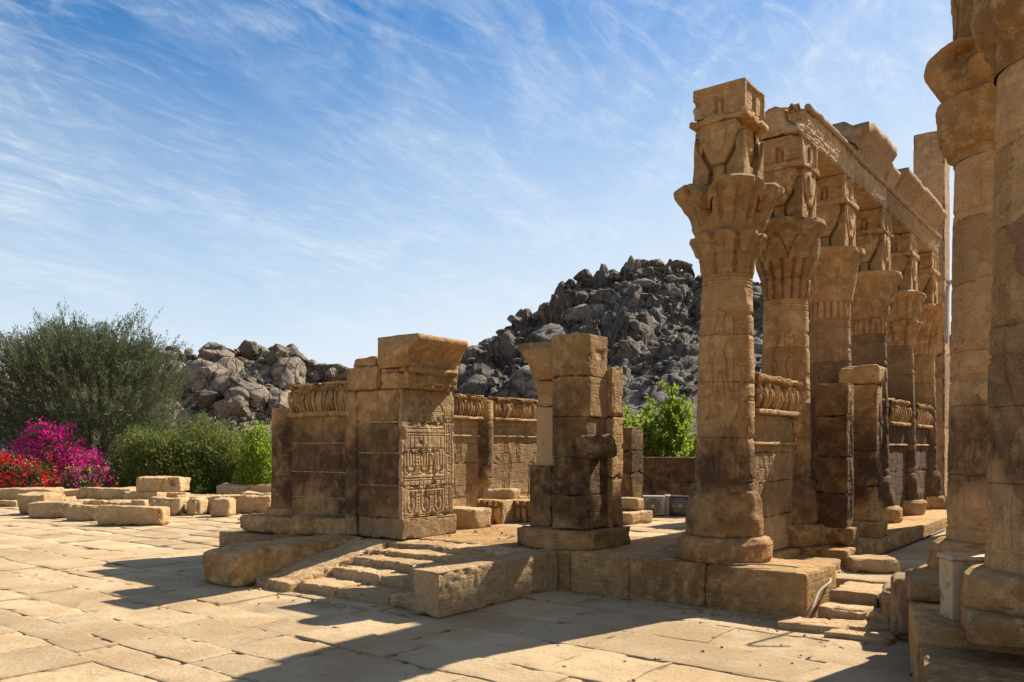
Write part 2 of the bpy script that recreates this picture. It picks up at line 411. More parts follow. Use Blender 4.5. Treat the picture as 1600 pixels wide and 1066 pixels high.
M = {}
M['stone'] = stone('weathered_sandstone', (.235, .122, .046), (.425, .243, .098), (.58, .375, .170), stain=.0, grain=.6)
M['stained'] = stone('stained_sandstone', (.235, .122, .046), (.425, .243, .098), (.58, .375, .170), stain=.97, grain=.6)
M['column'] = stone('column_sandstone', (.235, .122, .046), (.425, .243, .098), (.58, .375, .170), stain=.86, band=(.92, 1.62), grain=.5, streak=.35)
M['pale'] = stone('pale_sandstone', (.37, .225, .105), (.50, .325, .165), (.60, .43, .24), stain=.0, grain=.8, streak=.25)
M['rough'] = stone('rough_hewn_sandstone', (.33, .195, .090), (.45, .285, .140), (.56, .39, .22), grain=1.6, pit=1.0, streak=.3)
M['plaster'] = stone('smooth_repair_mortar', (.44, .285, .145), (.49, .32, .165), (.53, .355, .19), grain=.18, pit=.12, island=.0, streak=.2)
M['beam'] = stone('grey_sandstone', (.31, .185, .092), (.42, .265, .138), (.53, .36, .20), grain=.55, streak=.35)
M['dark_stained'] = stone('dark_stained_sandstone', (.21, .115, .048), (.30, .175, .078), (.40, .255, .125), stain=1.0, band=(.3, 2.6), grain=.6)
M['halfstained'] = stone('lightly_stained_sandstone', (.35, .205, .09), (.48, .300, .140), (.58, .40, .21), stain=.55, grain=.6)  # lightened, less stained copy; its colour brightens walls turned to the sun
M['mortar'] = stone('pale_joint_mortar', (.44, .28, .135), (.49, .32, .16), (.54, .36, .19), grain=.4, island=.0, streak=.35)
M['black'] = N('black_void').done((.02, .016, .012))

def paving_mat():
    n = N('sandstone_paving'); isl = n('ShaderNodeNewGeometry').outputs['Random Per Island']
    a = n.noise(1.1, 7, .6, dist=.3); b = n.noise(7, 7, .65); c = n.noise(70, 5, .7)
    col = n.mix(n.rng(a, .35, .65), (.385, .262, .145), (.485, .355, .212))
    col = n.mix(n.rng(b, .50, .74, 0, .55), col, (.33, .21, .105))
    col = n.mix(n.rng(c, .36, .55, .25, 0), col, (.27, .18, .095))
    spot = n.noise(2.6, 8, .72, dist=1.2); col = n.mix(n.rng(spot, .57, .70, 0, .50), col, (.22, .140, .07))
    col = n.mul(col, n.rng(isl, 0, 1, .86, 1.10))
    h = n.math('ADD', n.math('MULTIPLY', n.noise(16, 9, .7), .8), n.math('MULTIPLY', n.noise(90, 5, .75), .30))
    return n.done(col, n.bump(h, .9, .028), .93, .12)
M['paving'] = paving_mat()
def sand_mat():
    n = N('sandy_soil')
    col = n.mix(n.rng(n.noise(2.2, 7, .65), .35, .65), (.30, .205, .115), (.46, .34, .205))
    col = n.mix(n.rng(n.noise(40, 5, .7), .5, .7, 0, .5), col, (.22, .15, .09))
    h = n.noise(45, 8, .75)
    return n.done(col, n.bump(h, .8, .02), .97, .1)
M['sand'] = sand_mat()
def granite(name, lo, hi, tint, g=1.0):
    n = N(name); isl = n('ShaderNodeObjectInfo').outputs['Random']
    a = n.noise(.35, 8, .62); b = n.noise(2.2, 7, .66)
    col = n.mix(n.rng(a, .36, .64), lo, hi); col = n.mix(n.rng(b, .46, .68, 0, .6), col, tint)
    st = n.noise(.7, 5, .6, stretch=(2.5, 2.5, .3)); col = n.mix(n.rng(st, .52, .72, 0, .6), col, tuple(q*.35 for q in lo))
    vo = n('ShaderNodeTexVoronoi', feature='DISTANCE_TO_EDGE'); vo.inputs['Scale'].default_value = .42/g
    mp = n('ShaderNodeMapping'); mp.inputs['Scale'].default_value = (1, 1, .7); dv = n('ShaderNodeVectorMath', operation='ADD'); nz = n('ShaderNodeTexNoise'); nz.inputs['Scale'].default_value = .8; n.t.links.new(n.pos, nz.inputs['Vector'])
    n.t.links.new(n.pos, dv.inputs[0]); n.t.links.new(nz.outputs[1], dv.inputs[1]); n.t.links.new(dv.outputs[0], mp.inputs[0]); n.t.links.new(mp.outputs[0], vo.inputs['Vector'])
    crack = n.rng(vo.outputs[0], .0, .07, 0, 1); col = n.mix(n.math('MULTIPLY', n.math('MULTIPLY', n.math('SUBTRACT', 1.0, crack), .75), n.rng(n.noise(.16, 4), .42, .60)), col, tuple(q*.22 for q in lo))
    col = n.mul(col, n.rng(isl, 0, 1, .62, 1.3))
    h = n.math('ADD', n.math('MULTIPLY', crack, .6), n.noise(1.1, 9, .65)); h = n.math('ADD', h, n.math('MULTIPLY', n.noise(6, 6, .7), .35))
    return n.done(col, n.bump(h, .9, .55*g), .9, .2)
M['granite'] = granite('brown_granite', (.135, .105, .078), (.245, .195, .145), (.34, .265, .19))
M['granite_dark'] = granite('dark_granite', (.120, .097, .076), (.215, .177, .142), (.31, .235, .17), 1.3)

def leafmat(name, c0, c1, c2, trans=.35, rough=.55):
    n = N(name); isl = n('ShaderNodeNewGeometry').outputs['Random Per Island']
    col = n.mix(isl, c0, c1); col = n.mix(n.rng(n.noise(1.6, 4), .42, .66, 0, .7), col, c2)
    d = n('ShaderNodeBsdfPrincipled'); n.t.links.new(col, d.inputs['Base Color']); d.inputs['Roughness'].default_value = rough; d.inputs['Specular IOR Level'].default_value = .25
    t = n('ShaderNodeBsdfTranslucent'); n.t.links.new(n.mul(col, 1.5), t.inputs[0])
    mx = n('ShaderNodeMixShader'); mx.inputs[0].default_value = trans
    n.t.links.new(d.outputs[0], mx.inputs[1]); n.t.links.new(t.outputs[0], mx.inputs[2]); n.t.links.new(mx.outputs[0], n.o.inputs[0]); return n.m
M['tamarisk'] = leafmat('grey_green_foliage', (.036, .056, .020), (.072, .096, .038), (.115, .125, .058), .30)
M['feather'] = leafmat('yellow_green_foliage', (.075, .100, .020), (.14, .165, .034), (.20, .20, .045), .4)
M['bright'] = leafmat('bright_green_leaves', (.10, .15, .012), (.22, .28, .025), (.15, .20, .015), .5)
M['dkleaf'] = leafmat('dark_green_leaves', (.03, .055, .015), (.06, .10, .025), (.09, .12, .035), .3)
M['magenta'] = leafmat('magenta_bracts', (.60, .008, .24), (.85, .02, .38), (.72, .012, .26), .35)
M['red'] = leafmat('red_bracts', (.50, .012, .02), (.75, .03, .03), (.60, .02, .06), .35)
M['orange'] = leafmat('orange_yellow_flowers', (.75, .28, .02), (.80, .45, .04), (.70, .20, .03), .35)
def bark():
    n = N('bark'); c = n.noise(6, 6, .6, stretch=(3, 3, .5))
    return n.done(n.mix(n.rng(c, .35, .65), (.09, .065, .045), (.19, .145, .10)), n.bump(c, .8, .03), .95)
M['bark'] = bark()
def plain(name, c, rough=.6, metal=0., dirt=.3, dc=(.12, .09, .06), sc=9):
    n = N(name); col = n.mix(n.rng(n.noise(sc, 7, .7), .5, .72, 0, dirt), c, dc)
    p = n.done(col, n.bump(n.noise(60, 4), .3, .004), rough, .3)
    return p
M['acgrey'] = plain('grey_painted_metal', (.33, .29, .24), .5)
M['acdark'] = plain('dark_fan_recess', (.035, .032, .03), .6)
M['wire'] = plain('grille_wire', (.38, .34, .28), .45)
M['white'] = plain('stained_white_paint', (.44, .33, .19), .75, dirt=.9, dc=(.10, .07, .045), sc=11)
M['cable'] = plain('pale_plastic_conduit', (.30, .24, .165), .7, dirt=.6)
M['darkcable'] = plain('black_cable', (.03, .028, .026), .6)

# ------------------------------------------------------------------ ground and paving
g = G()
nx, ny = 90, 90
def warp(n, lo, hi, p=2.2):
    t = np.linspace(-1, 1, n); return np.sign(t)*np.abs(t)**p*np.where(t < 0, -lo, hi)
gx = warp(nx, -3000, 3000, 4); gy = warp(ny, -60, 6000, 4)
X, Y = np.meshgrid(gx, gy, indexing='ij'); idx = np.arange(nx*ny).reshape(nx, ny)
V = np.stack([X, Y+10, 0*X-.014], -1).reshape(-1, 3)
g.add(V, np.stack([idx[:-1, :-1], idx[1:, :-1], idx[1:, 1:], idx[:-1, 1:]], -1).reshape(-1, 4))
struct(g.build('ground', M['sand']))

def paving():
    g = G(); rs = np.random.RandomState(4); a = -7.2
    while a < 9.5:
        w = rs.uniform(.38, .80); b = -27+rs.uniform(0, 1)
        while b < 6.5:
            L = rs.uniform(.6, 1.7); b1 = b+L
            ca, cb = a+w/2, b+L/2
            p = O+ca*A+cb*B; d = math.hypot(p[0], p[1])
            inside = ca-w/2 > .25 and cb-L/2 > -6.0 and cb+L/2 < 2.3
            if not inside and p[1] > 3.2 and abs(p[0])/p[1] < .95:
                dz = rs.normal(0, .0065); res = .045 if d < 9 else (.09 if d < 14 else .22)
                g1 = rs.uniform(.0005, .004); t1, t2 = rs.normal(0, .004, 2)
                V, F = rbox(b+g1, b1-g1, a+g1, a+w-g1, -.09, dz, res, .006, .0045, .016, rs.randint(9999), 2.6, cw=.11)
                V[:, 2] += (V[:, 0]-cb)*t1+(V[:, 1]-ca)*t2
                wv = np.stack([V[:, 0]*.7, V[:, 1]*.7, 0*V[:, 0]], -1)
                V[:, 1] += .05*vn(wv, 31)+.02*vn(wv*4, 33); V[:, 0] += .06*vn(wv, 32)+.02*vn(wv*4.3, 34)
                g.add(V, F)
            b = b1
        a += w
    return g.build('paving', M['paving'], loc=K(0, 0), rz=ROT)
struct(paving())

# a few worn slabs that stand proud of the paving
def slab(px, py, L, Wd, h, rz, seed, label, mat='pale'):
    x, y = gpt(px, py); g = G(); V, F = rbox(-L/2, L/2, -Wd/2, Wd/2, -.03, h, .04, .02, .008, .04, seed, 5)
    V[:, 0] += .05*vn(V*3, seed); V[:, 1] += .05*vn(V*3.3, seed+1); g.add(V, F)
    return tag(g.build('loose_slab', M[mat], loc=(x, y, 0), rz=rz), label, 'paving slab', 'loose slabs before the side steps')
slab(1275, 982, .55, .34, .06, ROT+.15, 61, 'thick cracked slab lying before the small side steps')
slab(1340, 998, .50, .22, .045, ROT-.05, 62, 'thin broken slab nearest the camera before the side steps')
slab(1352, 980, .52, .30, .03, ROT+.35, 63, 'flat pale slab between the side steps and the bench')

# ------------------------------------------------------------------ platform of the kiosk
def platform():
    t = kthing('stone_platform', 'long low sandstone platform carrying the columns and screen walls', 'platform', 0, 0)
    g = G()
    masonry(g, .0, 2.62, .0, .95, -.05, PZ, .5, .95, 3, .035, .010, .03, r=.03)
    masonry(g, -.46, 0, .02, .95, -.05, PZ, .5, .95, 5, .05, .010, .03, r=.03)
    masonry(g, -6.25, -3.1, .0, .95, -.05, PZ-.12, .5, 1.0, 6, .06, .010, .03, r=.02)
    masonry(g, -3.1, -.46, .02, .95, -.05, PZ-.01, .5, .9, 8, .06, .005, .01, r=.02)
    masonry(g, -6.2, 1.9, .95, 2.0, -.05, PZ-.012, .5, 1.1, 9, .06, .005, .01, r=.02)
    masonry(g, 1.55, 2.42, 2.0, 11.6, -.05, PZ-.002, .5, .9, 7, .07, .008, .03, r=.025)
    g.build('edge_blocks', M['stone'], t)
    g = G(); rs = np.random.RandomState(2); a = 2.0
    while a < 11.6:
        w = rs.uniform(.5, .8); b = -6.2
        while b < 1.55:
            L = min(rs.uniform(.7, 1.5), 1.55-b)
            if L > .05:
                V, F = rbox(b+.006, b+L-.006, a+.006, a+w-.006, -.05, PZ-.02+rs.normal(0, .004), .12, .012, .004, .015, rs.randint(999)); g.add(V, F)
            b += max(L, .06)
        a += w
    g.build('floor_slabs', M['paving'], t)
    return t
platform()

# foundation blocks at the left corner
def kblock(name, label, cat, b0, b1, a0, a1, z0, z1, mat='stone', seed=1, res=.05, r=.02, amp=.008, chip=.035, group=None, fn=None, relief=None, rot=0.0):
    g = G(); cb, ca = (b0+b1)/2, (a0+a1)/2
    V, F = rbox(b0-cb, b1-cb, a0-ca, a1-ca, 0, z1-z0, res, r, amp, chip, seed, 4, relief)
    if fn is not None: V = fn(V)
    g.add(V, F); o = g.build(name, M[mat], loc=K(cb, ca, z0), rz=ROT+rot)
    return tag(o, label, cat, group)
kblock('foundation_block', 'rough pinkish foundation block lowest at the left corner of the ruin', 'stone block', -6.35, -5.02, -.34, .25, 0, .30, 'rough', 11, .04)
kblock('foundation_block', 'smooth plinth block under the broken corner column', 'stone block', -6.0, -4.62, -.22, .72, .32, .57, 'stone', 12, r=.05)
kblock('foundation_block', 'low dark sill block beside the rough foundation block', 'stone block', -4.98, -3.55, -.36, -.02, 0, .34, 'stone', 13)
kblock('loose_block', 'small pale stone on the paving left of the corner plinth', 'loose stone', -6.75, -6.38, .25, .5, 0, .17, 'pale', 14)

# ------------------------------------------------------------------ entrance stairs
def stairs():
    t = kthing('entrance_stairs', 'worn shallow stone steps climbing to the ruined doorway', 'stairs', 0, 0)
    # edges along the stair, broken and worn
    E = [(-1.86, .105), (-1.42, .205), (-1.02, .295), (-.74, .36), (-.42, .425)]
    for k, (a0, z) in enumerate(E):
        g = G(); a1 = E[k+1][0]+.10 if k+1 < len(E) else .04; rs = np.random.RandomState(40+k)
        xs = [-2.96, -2.35+rs.uniform(-.1, .1), -1.4+rs.uniform(-.2, .2), -.50]
        if k == 0: xs = [-2.55, -1.75, -.95, -.50]
        for i in range(3):
            V, F = rbox(xs[i]+.004, xs[i+1]-.004, a0+rs.uniform(-.05, .05), a1, -.03, z+rs.normal(0, .008), .026, .02, .014, .09, 300+k*5+i, 5)
            V[:, 1] += .05*vn(V*2.2, 70+k)*(V[:, 1] < a0+.15); g.add(V, F)
        g.build('step', M['pale'], t)
    g = G()                                             # worn sloping stone beside the left cheek
    V, F = rbox(-3.02, -2.40, -2.0, -.45, -.05, .11, .022, .02, .022, .10, 77, 6)
    V[:, 2] += np.clip((V[:, 1]+1.85)*.235, 0, .33)*(V[:, 2] > 0); g.add(V, F)
    g.build('worn_ramp', M['pale'], t)
    return t
stairs()
def cheek_round(V):
    V = V.copy(); f = np.clip((-V[:, 1]-.55)/.45, 0, 1); V[:, 2] *= 1-.10*f; return V
kblock('stair_cheek', 'rounded worn cheek stone on the left side of the entrance steps', 'stair wall', -3.72, -3.02, -2.25, -.25, 0, .43, 'stone', 21, .04, .07, .016, .05, fn=cheek_round)
def cheek_r():
    t = kthing('stair_cheek', 'square rough cheek wall of two blocks right of the entrance steps', 'stair wall', -.31, -1.0)
    def tool(P, N):
        return np.where(N[:, 0] > .7, -.012*np.abs(vn(P*np.array([10, 16, 9]), 4))-.012*np.clip(vn(P*22, 8), 0, 1), 0)
    g = G(); V, F = rbox(-.175, .175, -.97, .06, 0, .43, .022, .012, .005, .02, 22, 5, tool); g.add(V, F); g.build('front_block', M['pale'], t)  # both blocks paler, so colour adds brightness to the side facing the sun
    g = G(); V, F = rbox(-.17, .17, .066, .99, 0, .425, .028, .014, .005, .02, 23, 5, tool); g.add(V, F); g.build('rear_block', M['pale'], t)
cheek_r()

# ------------------------------------------------------------------ columns
def shaft_geo(z0, z1, r0, r1, seed, seg=128, rows=.03, joints=None, rings=None, rel=None, depth=.006):
    rs = np.random.RandomState(seed)
    if joints is None:
        n = max(2, int(round((z1-z0)/.5))); joints = np.linspace(z0, z1, n+1)[1:-1]+rs.uniform(-.07, .07, n-1)
    ed = [z0]+list(joints)+[z1]; g = G()
    def eros(P):
        q = vn(P*np.array([2.3, 2.3, 3.2]), seed+3)*.6+vn(P*7, seed+4)*.4
        e = -.030*np.clip(q*1.8-.55, 0, 1)
        for j in joints: e = e-.020*np.exp(-((P[:, 2]-j)/.03)**2)*np.clip(vn(P*6.3, seed+8)*2-.35, 0, 1)
        return e
    def mod(T, Z, R): return -depth*rel.at(T/(2*pi)*rel.w, Z-z0, True) if rel is not None else 0*T
    for k in range(len(ed)-1):
        a, b = ed[k]+.0012, ed[k+1]-.0012; zs = list(np.arange(a+.02, b-.02, rows))+[a, a+.003, a+.009, b-.009, b-.003, b]
        for q in rings or ():
            if a+.02 < q < b-.02: zs += [q-.010, q-.004, q, q+.004, q+.010]
        zs = np.unique(np.array(zs)); rr = r0+(r1-r0)*(zs-z0)/(z1-z0)+rs.uniform(-.004, .004)
        rr = rr-.007*np.exp(-((zs-a)/.004)**2)-.007*np.exp(-((zs-b)/.004)**2)
        for q in rings or (): rr = rr-.011*np.exp(-((zs-q)/.006)**2)
        V, F = lathe(list(zip(rr, zs)), seg, mod, .004, seed, 4.5, None, True, eros=eros); g.add(V, F)
    V = np.concatenate(g.V); return V, g.F

def shaft_relief(seed, circ, H):
    rs = np.random.RandomState(seed); R = Relief(circ, H, .0055)
    for y in (H-.42, H-.40, H*.42, H*.42+.03, .10): R.rect(0, circ, y, y+.010)
    n = 3
    for k in range(n):
        x = circ*(k+.25)/n; f = 1 if k % 2 else -1
        R.figure(x, .14, H*.36, f); R.figure(x+circ/n*.48, .14, H*.35, -f)
        R.figure(x+.05, H*.42+.05, H*.36, -f)
        for q in range(3):
            xx = x+circ/n*.33+q*.065; R.line(xx, H*.45, xx, H-.44, .004); R.column_text(xx+.006, .052, H*.47, H-.45, rs)
    return R.outline()

def bell(seed, z0, z1, r0, R1, style, seg=128):
    H = z1-z0
    if style == 'tier':
        zm = z0+H*.45; zst = z0+H*.03
        prof = [(r0, z0), (r0+.01, zst), (r0+.02, z0+H*.15), (r0+.075, z0+H*.32), (r0+.115, z0+H*.41), (r0+.105, zm), (r0+.06, zm+.012), (r0+.085, zm+.04),
                (r0+.12, z0+H*.62), (R1-.09, z0+H*.78), (R1-.01, z0+H*.90), (R1, z0+H*.955), (R1-.05, z1), (R1-.16, z1+.01), (0.0, z1+.012)]
        gv = lambda T, n, ph, w: np.exp(-(np.abs((T*n/(2*pi)+ph+.5) % 1-.5)*2*pi/n/w)**2)
        def mod(T, Z, R):
            t = (Z-z0)/H; low = t < .452; up = ~low
            stem = t < .20
            d = np.where(low, -.060*gv(T, 8, .1, .085)*np.where(stem, .8, 1.0), 0)
            d = d+np.where(low & (t > .22), .022*gv(T, 8, .6, .20)-.02*gv(T, 8, .6, .03)*(t < .40)-.030*np.exp(-((t-.225)/.014)**2), 0)
            kk = np.clip((t-.47)/.12, 0, 1)*np.clip((1.02-t)/.06, 0, 1)
            d = d+np.where(up, kk*(-.15*gv(T, 4, .12, .15)-.055*gv(T, 4, .38, .06)-.055*gv(T, 4, -.14, .06)+.03*gv(T, 4, .62, .3)-.045*gv(T, 4, .62, .035)*(t < .88)), 0)
            vol = np.exp(-((t-.60)/.06)**2)*gv(T, 4, .12, .10)          # bud between two flowers
            return d+np.where(up, .13*vol, 0)
    elif style == 'tulip':
        prof = [(r0, z0), (r0+.015, z0+H*.05), (r0+.03, z0+H*.25), (r0+.08, z0+H*.42), (r0+.10, z0+H*.50), (r0+.13, z0+H*.66), (R1-.05, z0+H*.82), (R1-.005, z0+H*.90), (R1, z0+H*.94), (R1-.02, z1), (R1-.18, z1+.008), (0, z1+.01)]
        def mod(T, Z, R):
            t = (Z-z0)/H; d = 0*T
            d = np.where(t < .50, -.050*np.exp(-((np.abs((T*16/(2*pi)) % 1-.5)*2*pi/16)/.055)**2)*np.where(t < .26, .8, 1)-.03*np.exp(-((t-.27)/.012)**2), d)
            arch = t-(.52+.28*np.abs(np.cos(4*T)))            # pointed leaf arches on the bell
            d = d+np.where((t >= .40) & (t < .9), -.028*np.exp(-(arch/.025)**2)-.016*(arch > 0), 0)
            d = d+np.where((t > .78) & (t < .92), -.006*np.clip(np.cos(24*T), 0, 1), 0)
            return d
    elif style == 'smooth':
        prof = [(r0, z0), (r0+.008, z0+H*.02), (r0+.008, z0+H*.24), (r0+.03, z0+H*.26), (r0+.05, z0+H*.40), (r0+.09, z0+H*.60), (R1-.07, z0+H*.80), (R1, z0+H*.92), (R1-.005, z1), (R1-.2, z1+.008), (0, z1+.01)]
        def mod(T, Z, R):
            t = (Z-z0)/H
            d = np.where(t < .24, -.045*np.exp(-((np.abs((T*18/(2*pi)) % 1-.5)*2*pi/18)/.05)**2), 0)
            d = d+np.where((t > .45) & (t < .9), -.012*np.clip(np.cos(20*T+t*3), 0, 1)**2, 0)
            return d
    else:                                                     # ribbed
        prof = [(r0, z0), (r0+.01, z0+H*.1), (r0+.06, z0+H*.35), (r0+.12, z0+H*.6), (R1-.03, z0+H*.82), (R1, z0+H*.88), (R1, z1), (R1-.2, z1+.008), (0, z1+.01)]
        def mod(T, Z, R):
            t = (Z-z0)/H; return np.where(t < .86, .018*np.cos(20*T), 0)*np.clip(R/.3, 0, 1)
    def eros(P):
        q = vn(P*3.4, seed+3)*.6+vn(P*8.5, seed+4)*.4; rad = np.hypot(P[:, 0], P[:, 1])
        k = np.clip((rad-r0)/max(R1-r0, .01), 0, 1)
        return -(.025+.13*k*k)*np.clip(q*1.9-.35, 0, 1)*(rad > .05)
    V, F = lathe(prof, seg, mod, .010, seed, 5., .018, False, eros=eros)
    if style == 'tier':
        T = np.arctan2(V[:, 1], V[:, 0]); rad = np.hypot(V[:, 0], V[:, 1]); t = (V[:, 2]-z0)/H
        V[:, 2] -= np.where(t > .8, H*.16*gv(T, 4, .12, .20)*np.clip((rad-r0*.8)/.15, 0, 1), 0)+np.where((t > .36) & (t < .46), H*.04*gv(T, 8, .1, .12), 0)
    return V, F

def hathor_relief(w, h, soft):
    R = Relief(w, h, .006); c = w/2
    R.poly([(c-.20*w/.5, h*.97), (c+.20*w/.5, h*.97), (c+.215*w/.5, h*.72), (c+.13*w/.5, h*.44), (c+.07*w/.5, h*.32), (c-.07*w/.5, h*.32), (c-.13*w/.5, h*.44), (c-.215*w/.5, h*.72)], 1.)
    R.ell(c, h*.68, w*.27, h*.24, 1.5)                    # worn face
    R.poly([(c-.09*w/.5, h*.34), (c+.09*w/.5, h*.34), (c+.11*w/.5, 0), (c-.11*w/.5, 0)], .4)
    for f in (-1, 1):                                     # the two falling tresses
        R.poly([(c+f*.235*w/.5, h*.95), (c+f*.16*w/.5, h*.60), (c+f*.10*w/.5, h*.28), (c+f*.125*w/.5, 0), (c+f*.24*w/.5, 0), (c+f*.25*w/.5, h*.5)], .85)
        R.ell(c+f*w*.31, h*.70, w*.05, h*.05, 1.7)
    return R.soften(soft)
HATHOR = hathor_relief(.54, .62, 1)
def plaque(pts, depth, inset, seed):
    """raised carving: polygon (u, v) swelling to a smaller polygon at the given depth; returns points as (u, depth, v)"""
    P = np.array(pts, float); Q = []
    for a in range(len(P)):
        b = P[(a+1) % len(P)]; n = max(2, int(np.hypot(*(b-P[a]))/.03))
        for k in range(n): Q.append(P[a]+(b-P[a])*k/n)
    Q = np.array(Q); c = Q.mean(0); n = len(Q); L = []
    for f, d in ((0, -.02), (0, depth*.55), (.35, depth*.88), (1, depth), (2.6, depth*1.02)):
        dv = c-Q; ln = np.linalg.norm(dv, axis=1, keepdims=True); X = Q+dv/np.maximum(ln, 1e-6)*np.minimum(inset*f, ln*.8); L.append(np.stack([X[:, 0], 0*X[:, 0]+d, X[:, 1]], -1))
    V = np.concatenate(L+[np.array([[c[0], depth*1.05, c[1]]])]); F = []; idx = np.arange(len(L)*n).reshape(len(L), n); nx = np.roll(idx, -1, 1)
    F = [np.stack([idx[:-1], idx[1:], nx[1:], nx[:-1]], -1).reshape(-1, 4), np.stack([idx[-1], np.full(n, len(L)*n), nx[-1]], -1)]
    return V, F
def hathor_geo(z0, z1, w, seed, strength=.05, broken=0.0):
    h = z1-z0; g = G()
    def rel(P, Nn):
        d = 0*P[:, 0]
        if broken: d = d-broken*np.where(Nn[:, 0] > .5, 1, 0)*(.25+np.clip(vn(P*7, seed+6)+.3*vn(P*19, seed+7), -.2, 1))
        return d
    c = w*.40
    V, F = rbox(-c, c, -c, c, z0, z1, .03, .02, .006, .02, seed, 5, rel); g.add(V, F)
    H_ = lambda v: z0+h*v
    heart = [(-.40*w, H_(.985)), (-.44*w, H_(.80)), (-.30*w, H_(.52)), (-.13*w, H_(.30)), (.13*w, H_(.30)), (.30*w, H_(.52)), (.44*w, H_(.80)), (.40*w, H_(.985))]
    face = [(-.19*w, H_(.86)), (-.17*w, H_(.62)), (-.06*w, H_(.48)), (.06*w, H_(.48)), (.17*w, H_(.62)), (.19*w, H_(.86))]
    tr = [(.49*w, H_(.80)), (.45*w, H_(.62)), (.35*w, H_(.46)), (.18*w, H_(.22)), (.22*w, H_(0.0)), (.56*w, H_(0.0)), (.51*w, H_(.35))]
    neck = [(-.12*w, H_(.30)), (-.14*w, H_(0)), (.14*w, H_(0)), (.12*w, H_(.30))]
    for q in range(4):
        ca, sa = cos(q*pi/2), sin(q*pi/2)
        for k, (poly, dp) in enumerate(((heart, .085), (face, .10), (neck, .045), (tr, .075), ([(-x, z) for x, z in tr][::-1], .075))):
            if q == 1 and broken and k in (0, 1): continue
            V, F = plaque(poly, dp*w/.5, .012, seed+k)
            X = V[:, 0]; Yv = -(c+V[:, 1]); V = np.stack([X*ca-Yv*sa, X*sa+Yv*ca, V[:, 2]], -1)
            n_ = vn(V*9, seed+2)*.6+vn(V*23, seed+3)*.4; R_ = np.array([V[:, 0], V[:, 1]]).T; R_ = R_/np.maximum(np.linalg.norm(R_, axis=1, keepdims=True), 1e-6)
            V[:, :2] += R_*(.008*n_-.035*np.clip(vn(V*5.5, seed+4)*1.7-.45, 0, 1))[:, None]
            g.add(V, [f[:, ::-1] for f in F])
    return np.concatenate(g.V), g.F
def naos_geo(g, z0, z1, w, seed, chip=.05):
    h = z1-z0
    def rel(P, Nn):
        d = 0*P[:, 0]
        for ax, ot in ((0, 1), (1, 0)):
            m = np.abs(Nn[:, ax]) > .75; uu = P[:, ot]; vv = (P[:, 2]-z0)/h
            fr = (np.abs(uu) < w*.41) & (vv > .22) & (vv < .90)
            niche = (np.abs(uu) < w*.085) & (vv > .25) & (vv < .72)
            body = (np.abs(uu) < w*.04) & (vv > .25) & (vv < .60)
            cor = vv < .12
            d = np.where(m, -.016*fr-.045*niche+.03*body+.022*cor, d)
        return d
    V, F = rbox(-w/2, w/2, -w/2, w/2, z0+.07, z1, .012, .010, .004, chip, seed, 5, rel); g.add(V, F)
    V, F = rbox(-w/2-.03, w/2+.03, -w/2-.03, w/2+.03, z0, z0+.08, .025, .025, .004, chip, seed+1, 6); g.add(V, F)
    return g

def column(b, a, seed, label, style, hero=True, base='disc', broken=0.0, group='columns of the long colonnade', loc=None, rz=None, S_=1.0, rsc=1.0, cap=None, z=PZ, mats='column', rim=.46, naos=True, hath=True, lean=0.0):
    t = thing('column', label, 'column', loc or K(b, a, z), ROT if rz is None else rz, group); t.rotation_euler[1] = lean
    seg = 160 if hero else 96
    H = lambda v: v*S_
    g = G()
    V, F = lathe([(0, 0), (.47*rsc, 0), (.49*rsc, .05), (.485*rsc, .20), (.45*rsc, .245), (.36*rsc, .255), (0, .256)], seg, None, .022, seed+50, 3., .03, False,
                 eros=lambda P: -.08*np.clip(vn(P*3.1, seed)*1.8-.3, 0, 1)*(np.hypot(P[:, 0], P[:, 1]) > .2)); g.add(V, F)
    g.build('base', M['stone'], t)
    g = G()
    V, F = lathe([(.39*rsc, .25), (.395*rsc, .40), (.375*rsc, .62), (.335*rsc, .70), (.31*rsc, .72)], seg, None, .016, seed+51, 3.5, .03, True,
                 eros=lambda P: -.05*np.clip(vn(P*3.6, seed+1)*1.8-.35, 0, 1)); g.add(V, F)
    zt = H(2.94)
    rel = shaft_relief(seed, 1.9, zt-.70) if hero else shaft_relief(seed, 1.9, zt-.70)
    V, F = shaft_geo(.70, zt, .312*rsc, .262*rsc, seed, 300 if hero else 96, .0075 if hero else .024, None, [zt-.03, zt-.065, zt-.10, zt-.135], rel, .015)
    g.add(V, F); g.build('shaft', M[mats], t)
    g = G()
    if cap is None: V, F = bell(seed, zt-.005, H(3.87), .262*rsc, rim*rsc, style, 192 if hero else 128)
    else: V, F = cap(zt, seed)
    g.add(V, F); g.build('capital', M['stone'], t)
    if hath:
        g = G(); V, F = hathor_geo(H(3.86), H(4.49), .50*rsc, seed+9, .075, broken); g.add(V, F); g.build('hathor_block', M['stone'], t)
    if naos:
        g = naos_geo(G(), H(4.47), H(4.86), .56*rsc, seed+13, .07 if broken else .045); g.build('shrine_block', M['stone'], t)
    return t
column(1.58, .55, 101, 'foremost free-standing column with tiered capital, Hathor block and shrine block on top', 'tier', broken=.05, rim=.535, lean=.014)
column(1.58, 2.345, 102, 'second column with leaf-arched bell capital, under the near end of the beam', 'tulip', rim=.455, lean=.008)
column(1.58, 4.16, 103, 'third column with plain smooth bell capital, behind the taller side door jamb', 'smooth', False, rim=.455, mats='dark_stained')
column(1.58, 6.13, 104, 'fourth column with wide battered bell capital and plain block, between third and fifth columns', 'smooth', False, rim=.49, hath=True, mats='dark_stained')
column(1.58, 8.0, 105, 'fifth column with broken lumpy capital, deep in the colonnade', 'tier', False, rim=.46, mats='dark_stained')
column(1.58, 9.75, 106, 'farthest column with ribbed bell capital, before the tall grey pier', 'rib', False, rim=.47, mats='dark_stained')

